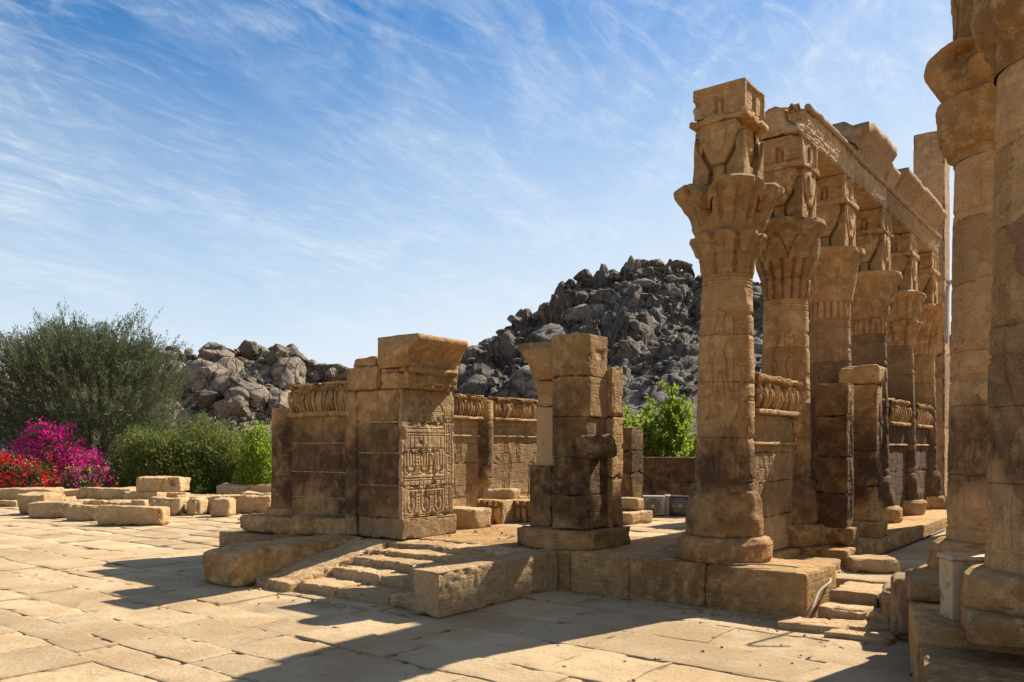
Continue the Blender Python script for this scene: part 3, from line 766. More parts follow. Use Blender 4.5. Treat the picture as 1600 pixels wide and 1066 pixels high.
# right-hand pair of bigger columns
C_ = np.array([.40, .917]); C_ /= np.linalg.norm(C_); ROTC = math.atan2(-C_[0], C_[1])
R1 = np.array([3.40, 5.06]); R2 = np.array([4.02, 6.70])
def big_base(t, seed, sq):
    g = G(); V, F = lathe([(0, .12), (.54, .12), (.555, .17), (.54, .34), (.49, .38), (.40, .40), (0, .401)], 144, None, .022, seed, 3., .025, False,
                          eros=lambda P: -.07*np.clip(vn(P*2.7, seed+1)*1.8-.3, 0, 1)*(np.hypot(P[:, 0], P[:, 1]) > .3)); g.add(V, F); g.build('base', M['stone'], t)
    g = G(); V, F = rbox(-.56, .56, -.56, .56, 0, .16, .04, .03, .014, .05, seed+3, 4) if sq else lathe([(0, 0), (.64, 0), (.66, .06), (.62, .13), (0, .131)], 120, None, .03, seed+3, 3., .03, False); g.add(V, F); g.build('plinth', M['stone'], t)
def big_column(p, seed, label, cap_prof, mod, sq, tops, z=.45):
    t = thing('column', label, 'column', (p[0], p[1], z), ROTC, 'big columns at the right edge')
    big_base(t, seed+200, sq); g = G(); rel = shaft_relief(seed, 2.5, 3.1)
    V, F = shaft_geo(0.39, 3.50, .420, .352, seed, 330, .0085, None, None, rel, .014); g.add(V, F); g.build('shaft', M['bigcol'], t)
    g = G()
    def eros(P):
        q = vn(P*2.6, seed+3)*.6+vn(P*7.5, seed+4)*.4; rad = np.hypot(P[:, 0], P[:, 1])
        return -(.02+.22*np.clip((rad-.45)/.2, 0, 1))*np.clip(q*1.8-.35, 0, 1)*(rad > .1)
    V, F = lathe(cap_prof, 200, mod, .012, seed+1, 4., .02, False, eros=eros); g.add(V, F); g.build('capital', M['stone'], t)
    for nm, w, z0, z1, sd in tops:
        g = G()
        if nm == 'hathor_block': V, F = hathor_geo(z0, z1, w, sd, .035); g.add(V, F)
        else: naos_geo(g, z0, z1, w, sd)
        g.build(nm, M['stone'], t)
    return t
M['bigcol'] = stone('big_column_sandstone', (.34, .195, .085), (.48, .290, .130), (.58, .38, .19), stain=.85, band=(1.35, 1.95), grain=.5, streak=.3)
ringp = [(.365, 3.49), (.37, 3.56), (.42, 3.57), (.425, 3.62), (.445, 3.63), (.45, 3.69), (.475, 3.70), (.48, 3.76), (.49, 3.77), (.49, 3.90), (.495, 3.91), (.50, 3.97), (.46, 3.985), (.47, 4.02), (.54, 4.14), (.60, 4.24), (.59, 4.30), (.50, 4.38), (.36, 4.40), (0, 4.402)]
BIG2 = big_column(R2, 131, 'big column with ringed neck and broken flaring capital, second from the right edge', ringp, lambda T, Z, R: np.where(Z > 4.0, .05*np.cos(3*T+1.0), 0), False,
           [('hathor_block', .62, 4.38, 5.05, 141), ('shrine_block', .68, 5.04, 5.6, 142)])
lobp = [(.365, 3.49), (.372, 3.52), (.385, 3.66), (.45, 3.72), (.48, 3.86), (.46, 3.98), (.44, 4.0), (.55, 4.25), (.66, 4.42), (.64, 4.50), (.4, 4.52), (0, 4.522)]
BIG1 = big_column(R1, 135, 'biggest column cut by the right edge of the photo, lobed bud capital on top', lobp,
           lambda T, Z, R: np.where(Z < 3.68, .028*np.abs(np.cos(8*T))**.6-.018, .05*np.abs(np.cos(4*T))**.7-.03)*np.clip((Z-3.5)/.03, 0, 1), True,
           [('hathor_block', .62, 4.50, 5.15, 145), ('shrine_block', .68, 5.14, 5.7, 146)])

def column_patch(t, p, r, z, wt, hz, side, seed, mat, name):
    th0 = math.atan2(-p[1], -p[0])-ROTC+side; n = 26; m = 9; V = []
    for k in range(m+1):
        for q in range(n):
            an = q/n*2*pi; rr = k/m*(1+.14*math.sin(an*3+seed)+.09*math.sin(an*5+seed*2)+.07*math.sin(an*9+seed*3)); d = .007 if k < m else -.004
            a = th0+wt*rr*cos(an)/r; V.append(((r+d)*cos(a), (r+d)*sin(a), z+hz*rr*sin(an)))
    V = np.array(V); idx = np.arange((m+1)*n).reshape(m+1, n); nx = np.roll(idx, -1, 1)
    V[:, :2] *= (1+.006*fbm(V*9, seed, 3)/r)[:, None]
    g = G(); g.add(V, np.stack([idx[:-1], idx[1:], nx[1:], nx[:-1]], -1).reshape(-1, 4)); g.build(name, M[mat], t)
M['red_stone'] = stone('reddish_pitted_stone', (.30, .150, .080), (.40, .220, .120), (.48, .30, .18), grain=1.6, pit=1.5, streak=.2)
column_patch(BIG2, R2, .369, 2.50, .10, .12, -.30, 2, 'mortar', 'mortar_patch')
column_patch(BIG2, R2, .358, 2.98, .22, .05, .1, 4, 'mortar', 'mortar_patch')
column_patch(BIG2, R2, .388, 1.60, .07, .07, -.35, 5, 'mortar', 'mortar_patch')
column_patch(BIG1, R1, .373, 2.36, .26, .22, -.15, 7, 'red_stone', 'rough_red_patch')
# bench-like platform that carries them
def bench():
    t = thing('bench_platform', 'low stone ledge under the two big columns at the right edge', 'platform', (3.40, 5.06, 0), ROTC)
    g = G(); masonry(g, -.82, 2.6, -.10, 1.0, -.05, .45, .6, 1.6, 51, .04, .008, .03, r=.02)
    masonry(g, -.66, 2.6, 1.0, 2.35, -.05, .42, .6, 1.5, 52, .05, .014, .05, r=.03); g.build('ledge_blocks', M['stone'], t)
    return t
bench()
def cblock(name, label, cat, x0, x1, y0, y1, z0, z1, mat, seed, **kw):
    kw.setdefault('res', .04); kw.setdefault('r', .02); kw.setdefault('amp', .008); kw.setdefault('chip', .04)
    g = G(); cx, cy = (x0+x1)/2, (y0+y1)/2; grp = kw.pop('group', None)
    V, F = rbox(x0-cx, x1-cx, y0-cy, y1-cy, 0, z1-z0, seed=seed, **kw); g.add(V, F)
    px = R1[0]+cx*cos(ROTC)-cy*sin(ROTC); py = R1[1]+cx*sin(ROTC)+cy*cos(ROTC)
    return tag(g.build(name, M[mat], loc=(px, py, z0), rz=ROTC), label, cat, grp)
cblock('step_block', 'smooth low step block at the bottom right in front of the ledge', 'stone block', -.80, 2.2, -1.7, -.13, 0, .33, 'stone', 55, r=.025)
cblock('stone_block', 'upright block corner at the very bottom right of the photo', 'stone block', -.10, .5, -1.25, -.80, .335, .52, 'stone', 56)
cblock('rough_stone', 'rough split boulder stone at the right end of the side steps', 'loose stone', -.98, -.64, 2.05, 2.55, 0, .34, 'rough', 57, r=.05, amp=.025, chip=.08)
cblock('rough_stone', 'broken rubble stone on the ledge beside the ringed column base', 'loose stone', -.82, -.50, .75, 1.35, .45, .62, 'rough', 58, r=.06, amp=.03, chip=.08)
cblock('rough_stone', 'pale cracked rubble stone behind the right end of the side steps', 'loose stone', -.92, -.60, 1.45, 2.0, 0, .52, 'rough', 59, r=.05, amp=.03, chip=.08)

def white_box():
    x, y = 3.06, 5.50
    t = thing('white_box', 'weathered white painted box with dark stains between the two big column bases', 'box', (x, y, .45), -.08)
    g = G(); V, F = rbox(-.145, .145, -.10, .10, 0, .40, .02, .008, .003, .012, 71); g.add(V, F); g.build('body', M['white'], t)
    g = G(); V, F = rbox(-.155, .155, -.11, .11, .402, .432, .02, .006, .002, .01, 72); g.add(V, F); g.build('lid', M['white'], t)
white_box()

# ------------------------------------------------------------------ beams over the colonnade
def architrave_relief(L, h, seed):
    R = Relief(L, h, .008); rs = np.random.RandomState(seed)
    R.rect(0, L, h*.02, h*.06).rect(0, L, h*.44, h*.48).rect(0, L, h*.90, h*.94)
    x = .03
    while x < L-.1:
        k = h*.40; R.glyph(x, h*.05, k*.95, rs); R.glyph(x, h*.49, k*.95, rs); x += k*rs.uniform(.75, 1.0)
    return R.outline(.9, .4)
ZB = PZ+4.865
def architrave(a0, a1, h, seed, label, torus=True, w=.58, tilt=0.0, end=.0, b=1.58, z=ZB, cor=False):
    L = a1-a0; R = architrave_relief(L, h, seed); ca = (a0+a1)/2
    t = kthing('architrave', label, 'stone beam', b, ca, z, 'beams of the colonnade')
    def rel(P, Nn):
        d = np.where(Nn[:, 0] > .7, -.012*R.at(P[:, 1]+L/2, P[:, 2]), 0)
        if end:
            e = np.clip(1-(P[:, 1]+L/2)/.35, 0, 1); q = .35+np.clip(vn(P*4.2, seed)+.4*vn(P*11, seed+1), -.3, 1)
            d = d-end*e*q
        return d
    g = G(); V, F = rbox(-w/2, w/2, -L/2, L/2, 0, h, .013, .018, .006, .05, seed, 4, rel); g.add(V, F); g.build('beam_block', M['beam'], t)
    if torus:
        g = G(); m = 40; ys = np.linspace(-L/2+(.34 if end else .01), L/2-.01, m); V, F = tube(np.stack([0*ys+w/2-.005, ys, 0*ys+h+.025], -1), .042, 10)
        V = V+(.012*fbm(V*6, seed, 3))[:, None]; g.add(V, F); g.build('torus_moulding', M['beam'], t)
    return t
architrave(2.02, 4.12, .37, 201, 'near beam block with crumbled end above the second and third columns', end=.10)
architrave(4.13, 6.10, .35, 202, 'inscribed beam block with rounded moulding between third and fourth columns')
architrave(6.11, 7.98, .35, 203, 'beam block between fourth and fifth columns under the second cornice')
architrave(7.99, 10.1, .35, 204, 'farthest inscribed beam block over the last column')
def cornice(a0, a1, z, h, seed, label, w=.60, over=.19, fn=None, b=1.58):
    L = a1-a0; ca = (a0+a1)/2; t = []
    pr = [(-w/2, 0), (w/2, 0)]
    for k in range(1, 8):
        u_ = k/7; pr.append((w/2+over*(1-cos(u_*pi/2)), h*.78*sin(u_*pi/2)**1.0 if False else h*.78*u_))
    pr += [(w/2+over, h), (-w/2, h)]
    V, F = extrude(pr, -L/2, L/2, .05, .020, seed, 3.5)
    # profile is (across, up); sweep axis becomes the beam axis
    V = np.stack([V[:, 1], -V[:, 0], V[:, 2]], -1)
    if fn is not None: V = fn(V)
    g = G(); g.add(V, F); o = g.build('cornice_block', M['beam'], loc=K(b, ca, z), rz=ROT)
    return tag(o, label, 'cornice stone', 'cornice stones on the beams')
def ragged(seed, s=.08):
    def f(V):
        V = V.copy(); top = V[:, 2] > .12; V[:, 2] -= np.where(top, s*np.clip(vn(V*np.array([2.5, 2.5, .5]), seed)*1.5, 0, 1), 0); return V
    return f
cornice(4.25, 5.85, ZB+.40, .44, 211, 'curved cornice stone with broken top above the third and fourth columns', fn=ragged(3))
cornice(5.95, 6.5, ZB+.40, .26, 213, 'broken stub of cornice stone between the two long cornices', over=.10, fn=ragged(9, .2))
cornice(6.6, 9.7, ZB+.40, .37, 212, 'long cornice stone with flaring lip at the far end of the beams', fn=ragged(5, .08))
kblock('beam_rubble', 'thin broken slab lying on top of the near beam', 'stone slab', 1.33, 1.80, 3.0, 4.1, ZB+.375, ZB+.45, 'beam', 214, amp=.02, chip=.08)
def pier():
    t = kthing('tall_pier', 'tall plain grey stone pier rising behind the end of the colonnade', 'pier', 1.42, 11.7, 0)
    g = G(); masonry(g, -.30, .30, -.28, .28, PZ, 8.25, 1.6, .7, 91, .06, .006, .03, jit=.004, gap=.002); g.build('pier_blocks', M['beam'], t)
pier()
# dark back wall and low wall closing the passage
def wall_thing(name, label, b0, b1, a0, a1, z0, z1, seed, mat='stained', cat='wall', **kw):
    cb, ca = (b0+b1)/2, (a0+a1)/2; t = kthing(name, label, cat, cb, ca, z0)
    g = G(); masonry(g, b0-cb, b1-cb, a0-ca, a1-ca, 0, z1-z0, seed=seed, **kw); g.build('masonry', M[mat], t); return t
wall_thing('back_wall', 'low dark wall closing the passage beside the tall pier', 1.95, 4.4, 10.9, 11.3, .1, 1.75, 92)

# ------------------------------------------------------------------ screen walls with a cobra frieze
def cobra(w, h, seed):
    """one rearing cobra with sun disc, facing -y"""
    n = 9; t = np.linspace(0, 1, n)
    yy = -.028-.050*np.sin(t*pi*.9)-.012*t; zz = t*h*.74
    hw = w*(.27+.20*np.sin(np.clip(t, 0, 1)*pi*.85)); hd = .030+.012*np.sin(t*pi)
    th = np.arange(10)/10*2*pi
    V = np.stack([hw[:, None]*np.cos(th)[None], yy[:, None]+hd[:, None]*np.sin(th)[None], zz[:, None]+0*th[None]], -1).reshape(-1, 3)
    idx = np.arange(n*10).reshape(n, 10); nx = np.roll(idx, -1, 1)
    F = [np.stack([idx[:-1], nx[:-1], nx[1:], idx[1:]], -1).reshape(-1, 4)]
    c0 = len(V); V = np.concatenate([V, [[0, yy[-1], zz[-1]]]]); F.append(np.stack([idx[-1], nx[-1], np.full(10, c0)], -1))
    return V, F
def ball(c, r, ys=1., seg=10, ring=6):
    ph = np.linspace(0, pi, ring+1); th = np.arange(seg)/seg*2*pi
    V = np.stack([r*np.sin(ph)[:, None]*np.cos(th)[None]+c[0], r*ys*np.sin(ph)[:, None]*np.sin(th)[None]+c[1], r*np.cos(ph)[:, None]+0*th[None]+c[2]], -1).reshape(-1, 3)
    idx = np.arange((ring+1)*seg).reshape(ring+1, seg); nx = np.roll(idx, -1, 1)
    return V, np.stack([idx[:-1], idx[1:], nx[1:], nx[:-1]], -1).reshape(-1, 4)
def frieze(parent, x0, x1, y, z0, h, seed, sp=.078, wear=.5, sgn=1):
    g = G(); rs = np.random.RandomState(seed); n = int((x1-x0)/sp); sp = (x1-x0)/n
    dep = .20
    V, F = rbox(x0, x1, min(y, y+sgn*dep), max(y, y+sgn*dep), z0, z0+h*.93, .04, .02, .008, .04, seed); g.add(V, F)
    for k in range(n):
        xc = x0+(k+.5)*sp; V, F = cobra(sp, h, seed+k); V[:, 1] *= sgn
        if sgn < 0: F = [f[:, ::-1] for f in F]
        q = 1-wear*rs.uniform(0, .45); V[:, 2] *= rs.uniform(.9, 1.04) if rs.rand() > .25 else q; V[:, 0] *= rs.uniform(.8, 1.1); V[:, 0] += V[:, 2]*rs.normal(0, .05); V[:, 1] *= rs.uniform(.55, .8)
        g.add(V+np.array([xc, y, z0]), F)
        if rs.rand() > wear*.45:
            V, F = ball((xc, y-sgn*.085, z0+h*.87), sp*.34, 1.1); V = V+(.010*vn(V*20, seed))[:, None]; g.add(V, F)
    V, F = rbox(x0, x1, y-.075, y+.12, z0+h*.925, z0+h*1.02, .035, .02, .010, .05, seed+77); g.add(V, F)
    g.xf(lambda V: V+np.stack([.006*fbm(V*9, seed, 2), .030*fbm(V*5, seed+1, 4), .022*fbm(V*5+3, seed+2, 4)], -1))
    return g.build('cobra_frieze', M['stone'], parent)
def torus_band(parent, x0, x1, y, z, r, seed, mat='stone'):
    g = G(); xs = np.linspace(x0, x1, max(8, int((x1-x0)/.04))); V, F = tube(np.stack([xs, 0*xs+y, 0*xs+z], -1), r, 10)
    V = V+np.stack([0*V[:, 0], .014*fbm(V*6, seed, 3), .014*fbm(V*6+5, seed, 3)], -1); g.add(V, F); return g.build('torus_moulding', M[mat], parent)
def wall_relief(L, H, seed, figs=3):
    R = Relief(L, H, .008); rs = np.random.RandomState(seed)
    R.rect(0, L, H*.86, H*.875).rect(0, L, H*.93, H*.945).rect(0, L, H*.10, H*.115).rect(0, L, H*.13, H*.14)
    for k in range(figs):
        x = L*(k+.45)/figs; R.figure(x, H*.16, H*.58, 1 if k % 2 else -1)
        for q in range(2): R.column_text(x+L/figs*.28+q*.08, .075, H*.5, H*.84, rs)
    return R.outline(.9, .5)
def screen_wall(label, L, H, thick, loc, rz, seed, fz=.38, depth=.011, mat='stained', frz=True, res=.05, group='screen walls between the columns', wear=.5, ledge=.0, figs=3, mortar=False, blk=.9):
    """front face looks along local -y; H = height to the frieze"""
    t = thing('screen_wall', label, 'wall', loc, rz, group); R = wall_relief(L, H, seed, figs)
    rel = lambda P, Nn: np.where(Nn[:, 1] < -.7, -depth*R.at(P[:, 0]+L/2, P[:, 2]), 0)
    g = G(); masonry(g, -L/2, L/2, 0, thick, 0, H, .42, blk, seed, res, .004, .014, rel, gap=.012 if mortar else .002); g.build('wall_blocks', M[mat], t)
    if mortar:
        g = G(); V, F = rbox(-L/2+.006, L/2-.006, .013, thick-.013, .006, H-.006, .05, .006, .003, 0, seed+8); g.add(V, F); g.build('mortar', M['mortar'], t)
    if ledge:
        g = G(); V, F = rbox(-L/2, L/2, -.09, .10, H+.002, H+.055, .03, .012, .006, .03, seed+1); g.add(V, F); g.build('ledge', M['pale'], t)
        g = G(); V, F = rbox(-L/2, L/2, -.03, .05, H-.33, H-.30, .03, .008, .005, .02, seed+4); g.add(V, F); g.build('fillet', M['pale'], t)
    else: torus_band(t, -L/2, L/2, -.02, H+.02, .042, seed+1)
    if frz: frieze(t, -L/2, L/2, 0, H+.06, fz, seed+2, wear=wear)
    return t
# left front wall: from the broken corner column to the left door jamb
screen_wall('dark stained front wall with eroded cobra frieze left of the doorway', 1.85, 1.63, .55, K(-4.22, .12, PZ), ROT, 301, .40, res=.03, wear=.25, mortar=True, blk=.55, depth=.0015)
kblock('plinth_stone', 'worn sill stone at the foot of the dark front wall', 'stone block', -4.75, -3.35, -.20, .15, PZ-.10, PZ+.18, 'stained', 302, r=.05)
# back row seen through the doorway (its inner face looks towards +b)
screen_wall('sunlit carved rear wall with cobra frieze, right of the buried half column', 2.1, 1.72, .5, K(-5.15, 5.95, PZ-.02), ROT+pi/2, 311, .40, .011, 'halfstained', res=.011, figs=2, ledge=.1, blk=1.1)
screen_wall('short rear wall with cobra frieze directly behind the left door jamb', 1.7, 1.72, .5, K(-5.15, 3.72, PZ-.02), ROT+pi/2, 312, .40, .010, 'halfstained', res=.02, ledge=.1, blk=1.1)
# colonnade walls (outer face towards +b)
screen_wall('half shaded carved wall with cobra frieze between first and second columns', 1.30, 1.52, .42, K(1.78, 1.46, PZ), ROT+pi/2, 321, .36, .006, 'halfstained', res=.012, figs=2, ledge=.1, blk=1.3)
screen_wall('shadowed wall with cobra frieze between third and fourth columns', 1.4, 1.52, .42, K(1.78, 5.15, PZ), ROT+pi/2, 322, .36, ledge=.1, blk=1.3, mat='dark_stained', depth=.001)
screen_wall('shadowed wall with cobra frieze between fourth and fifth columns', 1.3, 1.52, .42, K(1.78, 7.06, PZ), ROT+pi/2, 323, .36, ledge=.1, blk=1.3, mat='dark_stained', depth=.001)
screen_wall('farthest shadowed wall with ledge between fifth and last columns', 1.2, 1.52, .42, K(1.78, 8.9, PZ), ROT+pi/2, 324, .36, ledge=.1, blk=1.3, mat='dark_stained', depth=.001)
def stump(label, b, a, z, h, r, seed, mat='stained'):
    t = kthing('column_stump', label, 'column', b, a, z)
    g = G(); V, F = shaft_geo(0, h, r, r*.95, seed, 96, .02, None, None, shaft_relief(seed, 1.9, max(h, 1.2)), .008); g.add(V, F); g.build('shaft', M[mat], t)
    g = G(); V, F = lathe([(0, 0), (r*1.22, 0), (r*1.25, .06), (r*1.1, .13), (0, .131)], 80, None, .02, seed+5, 3., .03, False); g.add(V, F); g.build('base', M['stone'], t)
stump('broken dark corner column at the left end of the ruin', -5.42, .38, PZ+.10, 1.66, .345, 331)
stump('half column dividing the two rear walls seen through the doorway', -5.28, 4.72, PZ-.02, 2.10, .26, 332)

# ------------------------------------------------------------------ the doorway: left jamb
def jamb_relief(w, h):
    R = Relief(w, h, .005); rs = np.random.RandomState(12)
    for x in (.05, .80, .835, .90, .935): R.rect(w*x, w*x+.008, h*.12, h*.86)
    for y in (.855, .84, .735, .705, .69, .60, .425, .40, .385, .325, .15, .135): R.rect(w*.05, w*.80, h*y, h*y+.008)
    for k in range(3):                                     # top register: hanging garlands
        x = w*(.17+.25*k); R.ring(x, h*.835, w*.11, h*.085, .16).rect(x-w*.13, x+w*.13, h*.836, h*.853, 0.).ell(x, h*.80, w*.03, h*.02)
        R.rect(x+w*.118, x+w*.128, h*.74, h*.83)
    for k in range(9): R.rect(w*(.08+k*.08), w*(.08+k*.08)+.007, h*.61, h*.685)
    for k in range(3):                                     # offering vases on stands
        x = w*(.18+.25*k)
        R.ell(x, h*.475, w*.095, h*.042).rect(x-w*.10, x+w*.10, h*.482, h*.53, 0.).rect(x-w*.085, x-w*.07, h*.482, h*.585).rect(x+w*.07, x+w*.085, h*.482, h*.585)
        R.rect(x-w*.035, x-w*.02, h*.49, h*.57).rect(x+w*.02, x+w*.035, h*.49, h*.57).ell(x, h*.583, w*.03, h*.012)
        R.ell(x, h*.47, w*.05, h*.02, .3).rect(x-w*.045, x+w*.045, h*.428, h*.437)
        R.column_text(x+w*.105, .045, h*.44, h*.59, rs)
    for k in range(9): R.rect(w*(.08+k*.08), w*(.08+k*.08)+.007, h*.335, h*.38)
    for k in range(3):                                     # lower register: jars and cartouche ovals
        x = w*(.18+.25*k)
        R.ring(x, h*.225, w*.085, h*.065, .16).rect(x-w*.085, x-w*.07, h*.225, h*.315).rect(x+w*.07, x+w*.085, h*.225, h*.315)
        R.ell(x, h*.285, w*.03, h*.03).rect(x-w*.012, x+w*.012, h*.19, h*.262).ell(x, h*.215, w*.03, h*.018)
        R.column_text(x+w*.105, .045, h*.16, h*.315, rs)
    R.column_text(w*.85, .05, h*.14, h*.85, rs)
    return R

def left_jamb():
    t = kthing('door_jamb', 'massive left door jamb with sunlit carved inner face and overhanging cornice block', 'door jamb', -2.38, -.28, PZ-.01)
    w, h = 1.02, 1.92; R = jamb_relief(w, h)
    def rel(P, Nn):
        m = Nn[:, 0] > .7; wear = np.clip(.75+1.2*vn(P*3.3, 5), .1, 1)
        return np.where(m, -.016*R.at(P[:, 1], P[:, 2])*wear, 0)
    g = G(); masonry(g, -.82, 0, 0, w, .0, .26, .4, .9, 401, .03, .008, .03, jit=.0); g.xf(lambda V: V*np.array([1.0, 1, 1])+np.array([.035, 0, 0])); g.build('base_course', M['rough'], t)
    g = G(); masonry(g, -.85, -.062, .02, w-.01, .26, h, .4, .55, 402, .025, .005, .02, None, jit=.003, gap=.010, joints=[.26, .68, 1.10, 1.50, h]); g.build('jamb_blocks', M['stained'], t)
    g = G(); V, F = rbox(-.838, -.066, .033, w-.02, .27, h-.006, .05, .006, .003, 0, 418); g.add(V, F); g.build('mortar', M['mortar'], t)
    g = G()
    for k, (q0, q1) in enumerate(((.26, .68), (.68, 1.10), (1.10, 1.50), (1.50, h))):
        m_ = .02+(.45, .62, .38, .55)[k]*(w-.03)
        for q2, q3 in ((.018, m_), (m_, w-.012)):
            V, F = rbox(-.06, 0, q2+.001, q3-.001, q0+.001, q1-.001, .008, .006, .004, .03, 402+k, 5, rel); g.add(V, F)
    g.build('carved_face', M['pale'], t)  # unstained face, also made paler so its colour adds to the sunlight
    # inscribed band, round moulding, flaring block
    RB = architrave_relief(.95, .20, 9)
    def rb(P, Nn): return np.where(Nn[:, 0] > .7, -.012*RB.at(P[:, 1], P[:, 2]-h), 0)
    g = G(); V, F = rbox(-.40, .12, .02, .95, h+.005, h+.215, .015, .015, .006, .05, 404, 4, rb); g.add(V, F); g.build('inscribed_band', M['stone'], t)
    g = G(); ys = np.linspace(.05, .92, 30); V, F = tube(np.stack([0*ys+.12, ys, 0*ys+h+.245], -1), .04, 10); V = V+(.012*fbm(V*7, 3, 3))[:, None]; g.add(V, F); g.build('torus_moulding', M['stone'], t)
    g = G(); H2 = .40; pr = [(-.42, 0), (.09, 0)]
    for k in range(1, 8): pr.append((.09+.20*(1-cos(k/7*pi/2)), H2*.82*k/7))
    pr += [(.29, H2), (-.42, H2)]
    V, F = extrude(pr, -.98, 0, .04, .010, 405, 4.); V = np.stack([V[:, 1], -V[:, 0], V[:, 2]+h+.275], -1); g.add(V, F); g.build('cornice_block', M['stone'], t)
    g = G(); V, F = rbox(-.38, .07, .02, .96, h+.217, h+.274, .04, .015, .006, .03, 406); g.add(V, F); g.build('filler_course', M['stone'], t)
    # taller pier behind, left
    g = G(); rp = Relief(.5, 2.2, .01)
    for k in range(6): rp.rect(.16+k*.045, .17+k*.045, 1.7, 2.12)
    masonry(g, -1.00, -.405, -.03, .60, h+.005, h+.31, .4, .9, 407, .02, .006, .03, lambda P, Nn: np.where(Nn[:, 1] < -.7, -.014*rp.at(P[:, 0]+1.0, P[:, 2]-h+1.75), 0)); g.build('pier_top', M['stone'], t)
    g = G(); V, F = rbox(-.92, -.48, .0, .5, h+.312, h+.45, .04, .03, .008, .04, 408); g.add(V, F); g.build('cap_stone', M['stone'], t)
    g = G(); V, F = rbox(-1.05, -.835, -.02, .60, .0, h, .03, .015, .006, .03, 409); g.add(V, F); g.build('engaged_pilaster', M['stained'], t)
left_jamb()

# ------------------------------------------------------------------ the doorway: right pillar
def right_pillar():
    t = kthing('doorway_pillar', 'right door pillar of round stained drums with pale smooth repair and cornice stub', 'pillar', -.10, .62, PZ-.005)
    # pedestal with rounded front
    def rd(V):
        V = V.copy(); f = 1-np.clip(np.abs(V[:, 0]+.25)/.70, 0, 1)**2.2; V[:, 1] -= np.where(V[:, 1] < 0, .26*f, 0); return V
    g = G(); V, F = rbox(-.80, .30, -.32, .42, 0, .215, .035, .02, .012, .04, 421, 4); V = rd(V); g.add(V, F); g.build('pedestal', M['stained'], t)
    g = G()
    zs = [.22, .62, 1.06, 1.52, 1.98, 2.47]
    rs = np.random.RandomState(3)
    for k in range(5):
        def rd2(V):
            V = V.copy(); f = np.sqrt(np.clip(1-(V[:, 0]+.11)**2/.32**2, .05, 1)); V[:, 1] -= np.where(V[:, 1] < -.02, .52*(f-.45), 0); return V
        def fl(P, Nn):
            d = np.where(Nn[:, 1] < -.5, -.034*np.clip(np.cos(P[:, 0]*70+P[:, 2]*3), .1, 1)*(np.abs(P[:, 0]) < .11)*(P[:, 2] > .62)*(P[:, 2] < 1.45), 0)
            q = vn(P*3.6, 5)*.65+vn(P*10, 7)*.35; return d-.09*np.clip(q*1.7-.35, 0, 1)
        x1 = .15 if k != 2 else .13
        V, F = rbox(-.365+rs.uniform(-.004, .004), x1, -.19, .12, zs[k]+.002, zs[k+1]-.002, .018, .008, .004, .015, 430+k, 4, fl); g.add(rd2(V), F)
    g.build('drums', M['stained'], t)
    g = G(); V, F = rbox(-.80, -.372, -.02, .50, .22, 1.66, .04, .012, .003, .006, 441); g.add(V, F); g.build('smooth_repair', M['plaster'], t)
    g = G(); V, F = rbox(-.86, -.52, -.075, -.022, .20, .95, .025, .02, .008, .05, 442); g.add(V, F); g.build('old_facing', M['stained'], t)
    g = G(); V, F = rbox(-.80, -.372, -.01, .46, 1.665, 1.99, .03, .02, .008, .04, 443); g.add(V, F); g.build('neck_block', M['stone'], t)
    pr = [(-.37, .0), (-.37, .46), (-1.02, .46), (-1.03, .39)]
    for k in range(1, 7): u_ = k/6; pr.append((-1.02+.20*sin(u_*pi/2), .39-.36*u_))
    pr += [(-.78, .0)]
    V, F = extrude(pr, -.46, .06, .04, .012, 444, 4.); V = np.stack([V[:, 1], -V[:, 0]-.02, V[:, 2]+2.0], -1); g = G(); g.add(V, F[:1]+F[1:]); g.build('cornice_stub', M['stone'], t)
    g = G(); masonry(g, .02, .20, .14, .40, .215, 2.12, .55, .8, 445, .03, .008, .04); g.build('side_pilaster', M['stone'], t)
    g = G(); V, F = rbox(.02, .37, -.42, .02, 1.05, 1.31, .02, .05, .035, .09, 446, 5); g.add(V, F); g.build('bracket_stone', M['stained'], t)
right_pillar()

# fallen pieces inside the doorway
def inner():
    def fr(label, b, a, L, h, seed, rz):
        t = thing('frieze_fragment', label, 'carved stone', K(b, a, PZ-.02), rz, 'fallen frieze pieces inside the doorway')
        g = G(); V, F = rbox(-L/2, L/2, 0, .35, 0, h, .03, .02, .008, .04, seed); g.add(V, F); g.build('stone_body', M['pale'], t)
        frieze(t, -L/2, L/2, -.01, .005, h, seed, .10, .2)
    fr('low fallen cobra frieze stone, right of the plain block inside the doorway', -2.55, 2.75, .75, .34, 451, ROT+.35)
    fr('short fallen cobra frieze stone beside the plain block inside the doorway', -2.95, 2.2, .42, .36, 452, ROT+.15)
    kblock('stone_block', 'plain squared block just inside the left door jamb', 'stone block', -3.25, -2.55, 1.35, 1.75, PZ-.02, PZ+.27, 'pale', 453)
    kblock('carved_fragment', 'weathered carved fragment lying on the frieze stones inside the doorway', 'carved stone', -3.45, -2.85, 2.6, 2.85, PZ+.30, PZ+.50, 'pale', 454, amp=.03, chip=.10, r=.05)
inner()

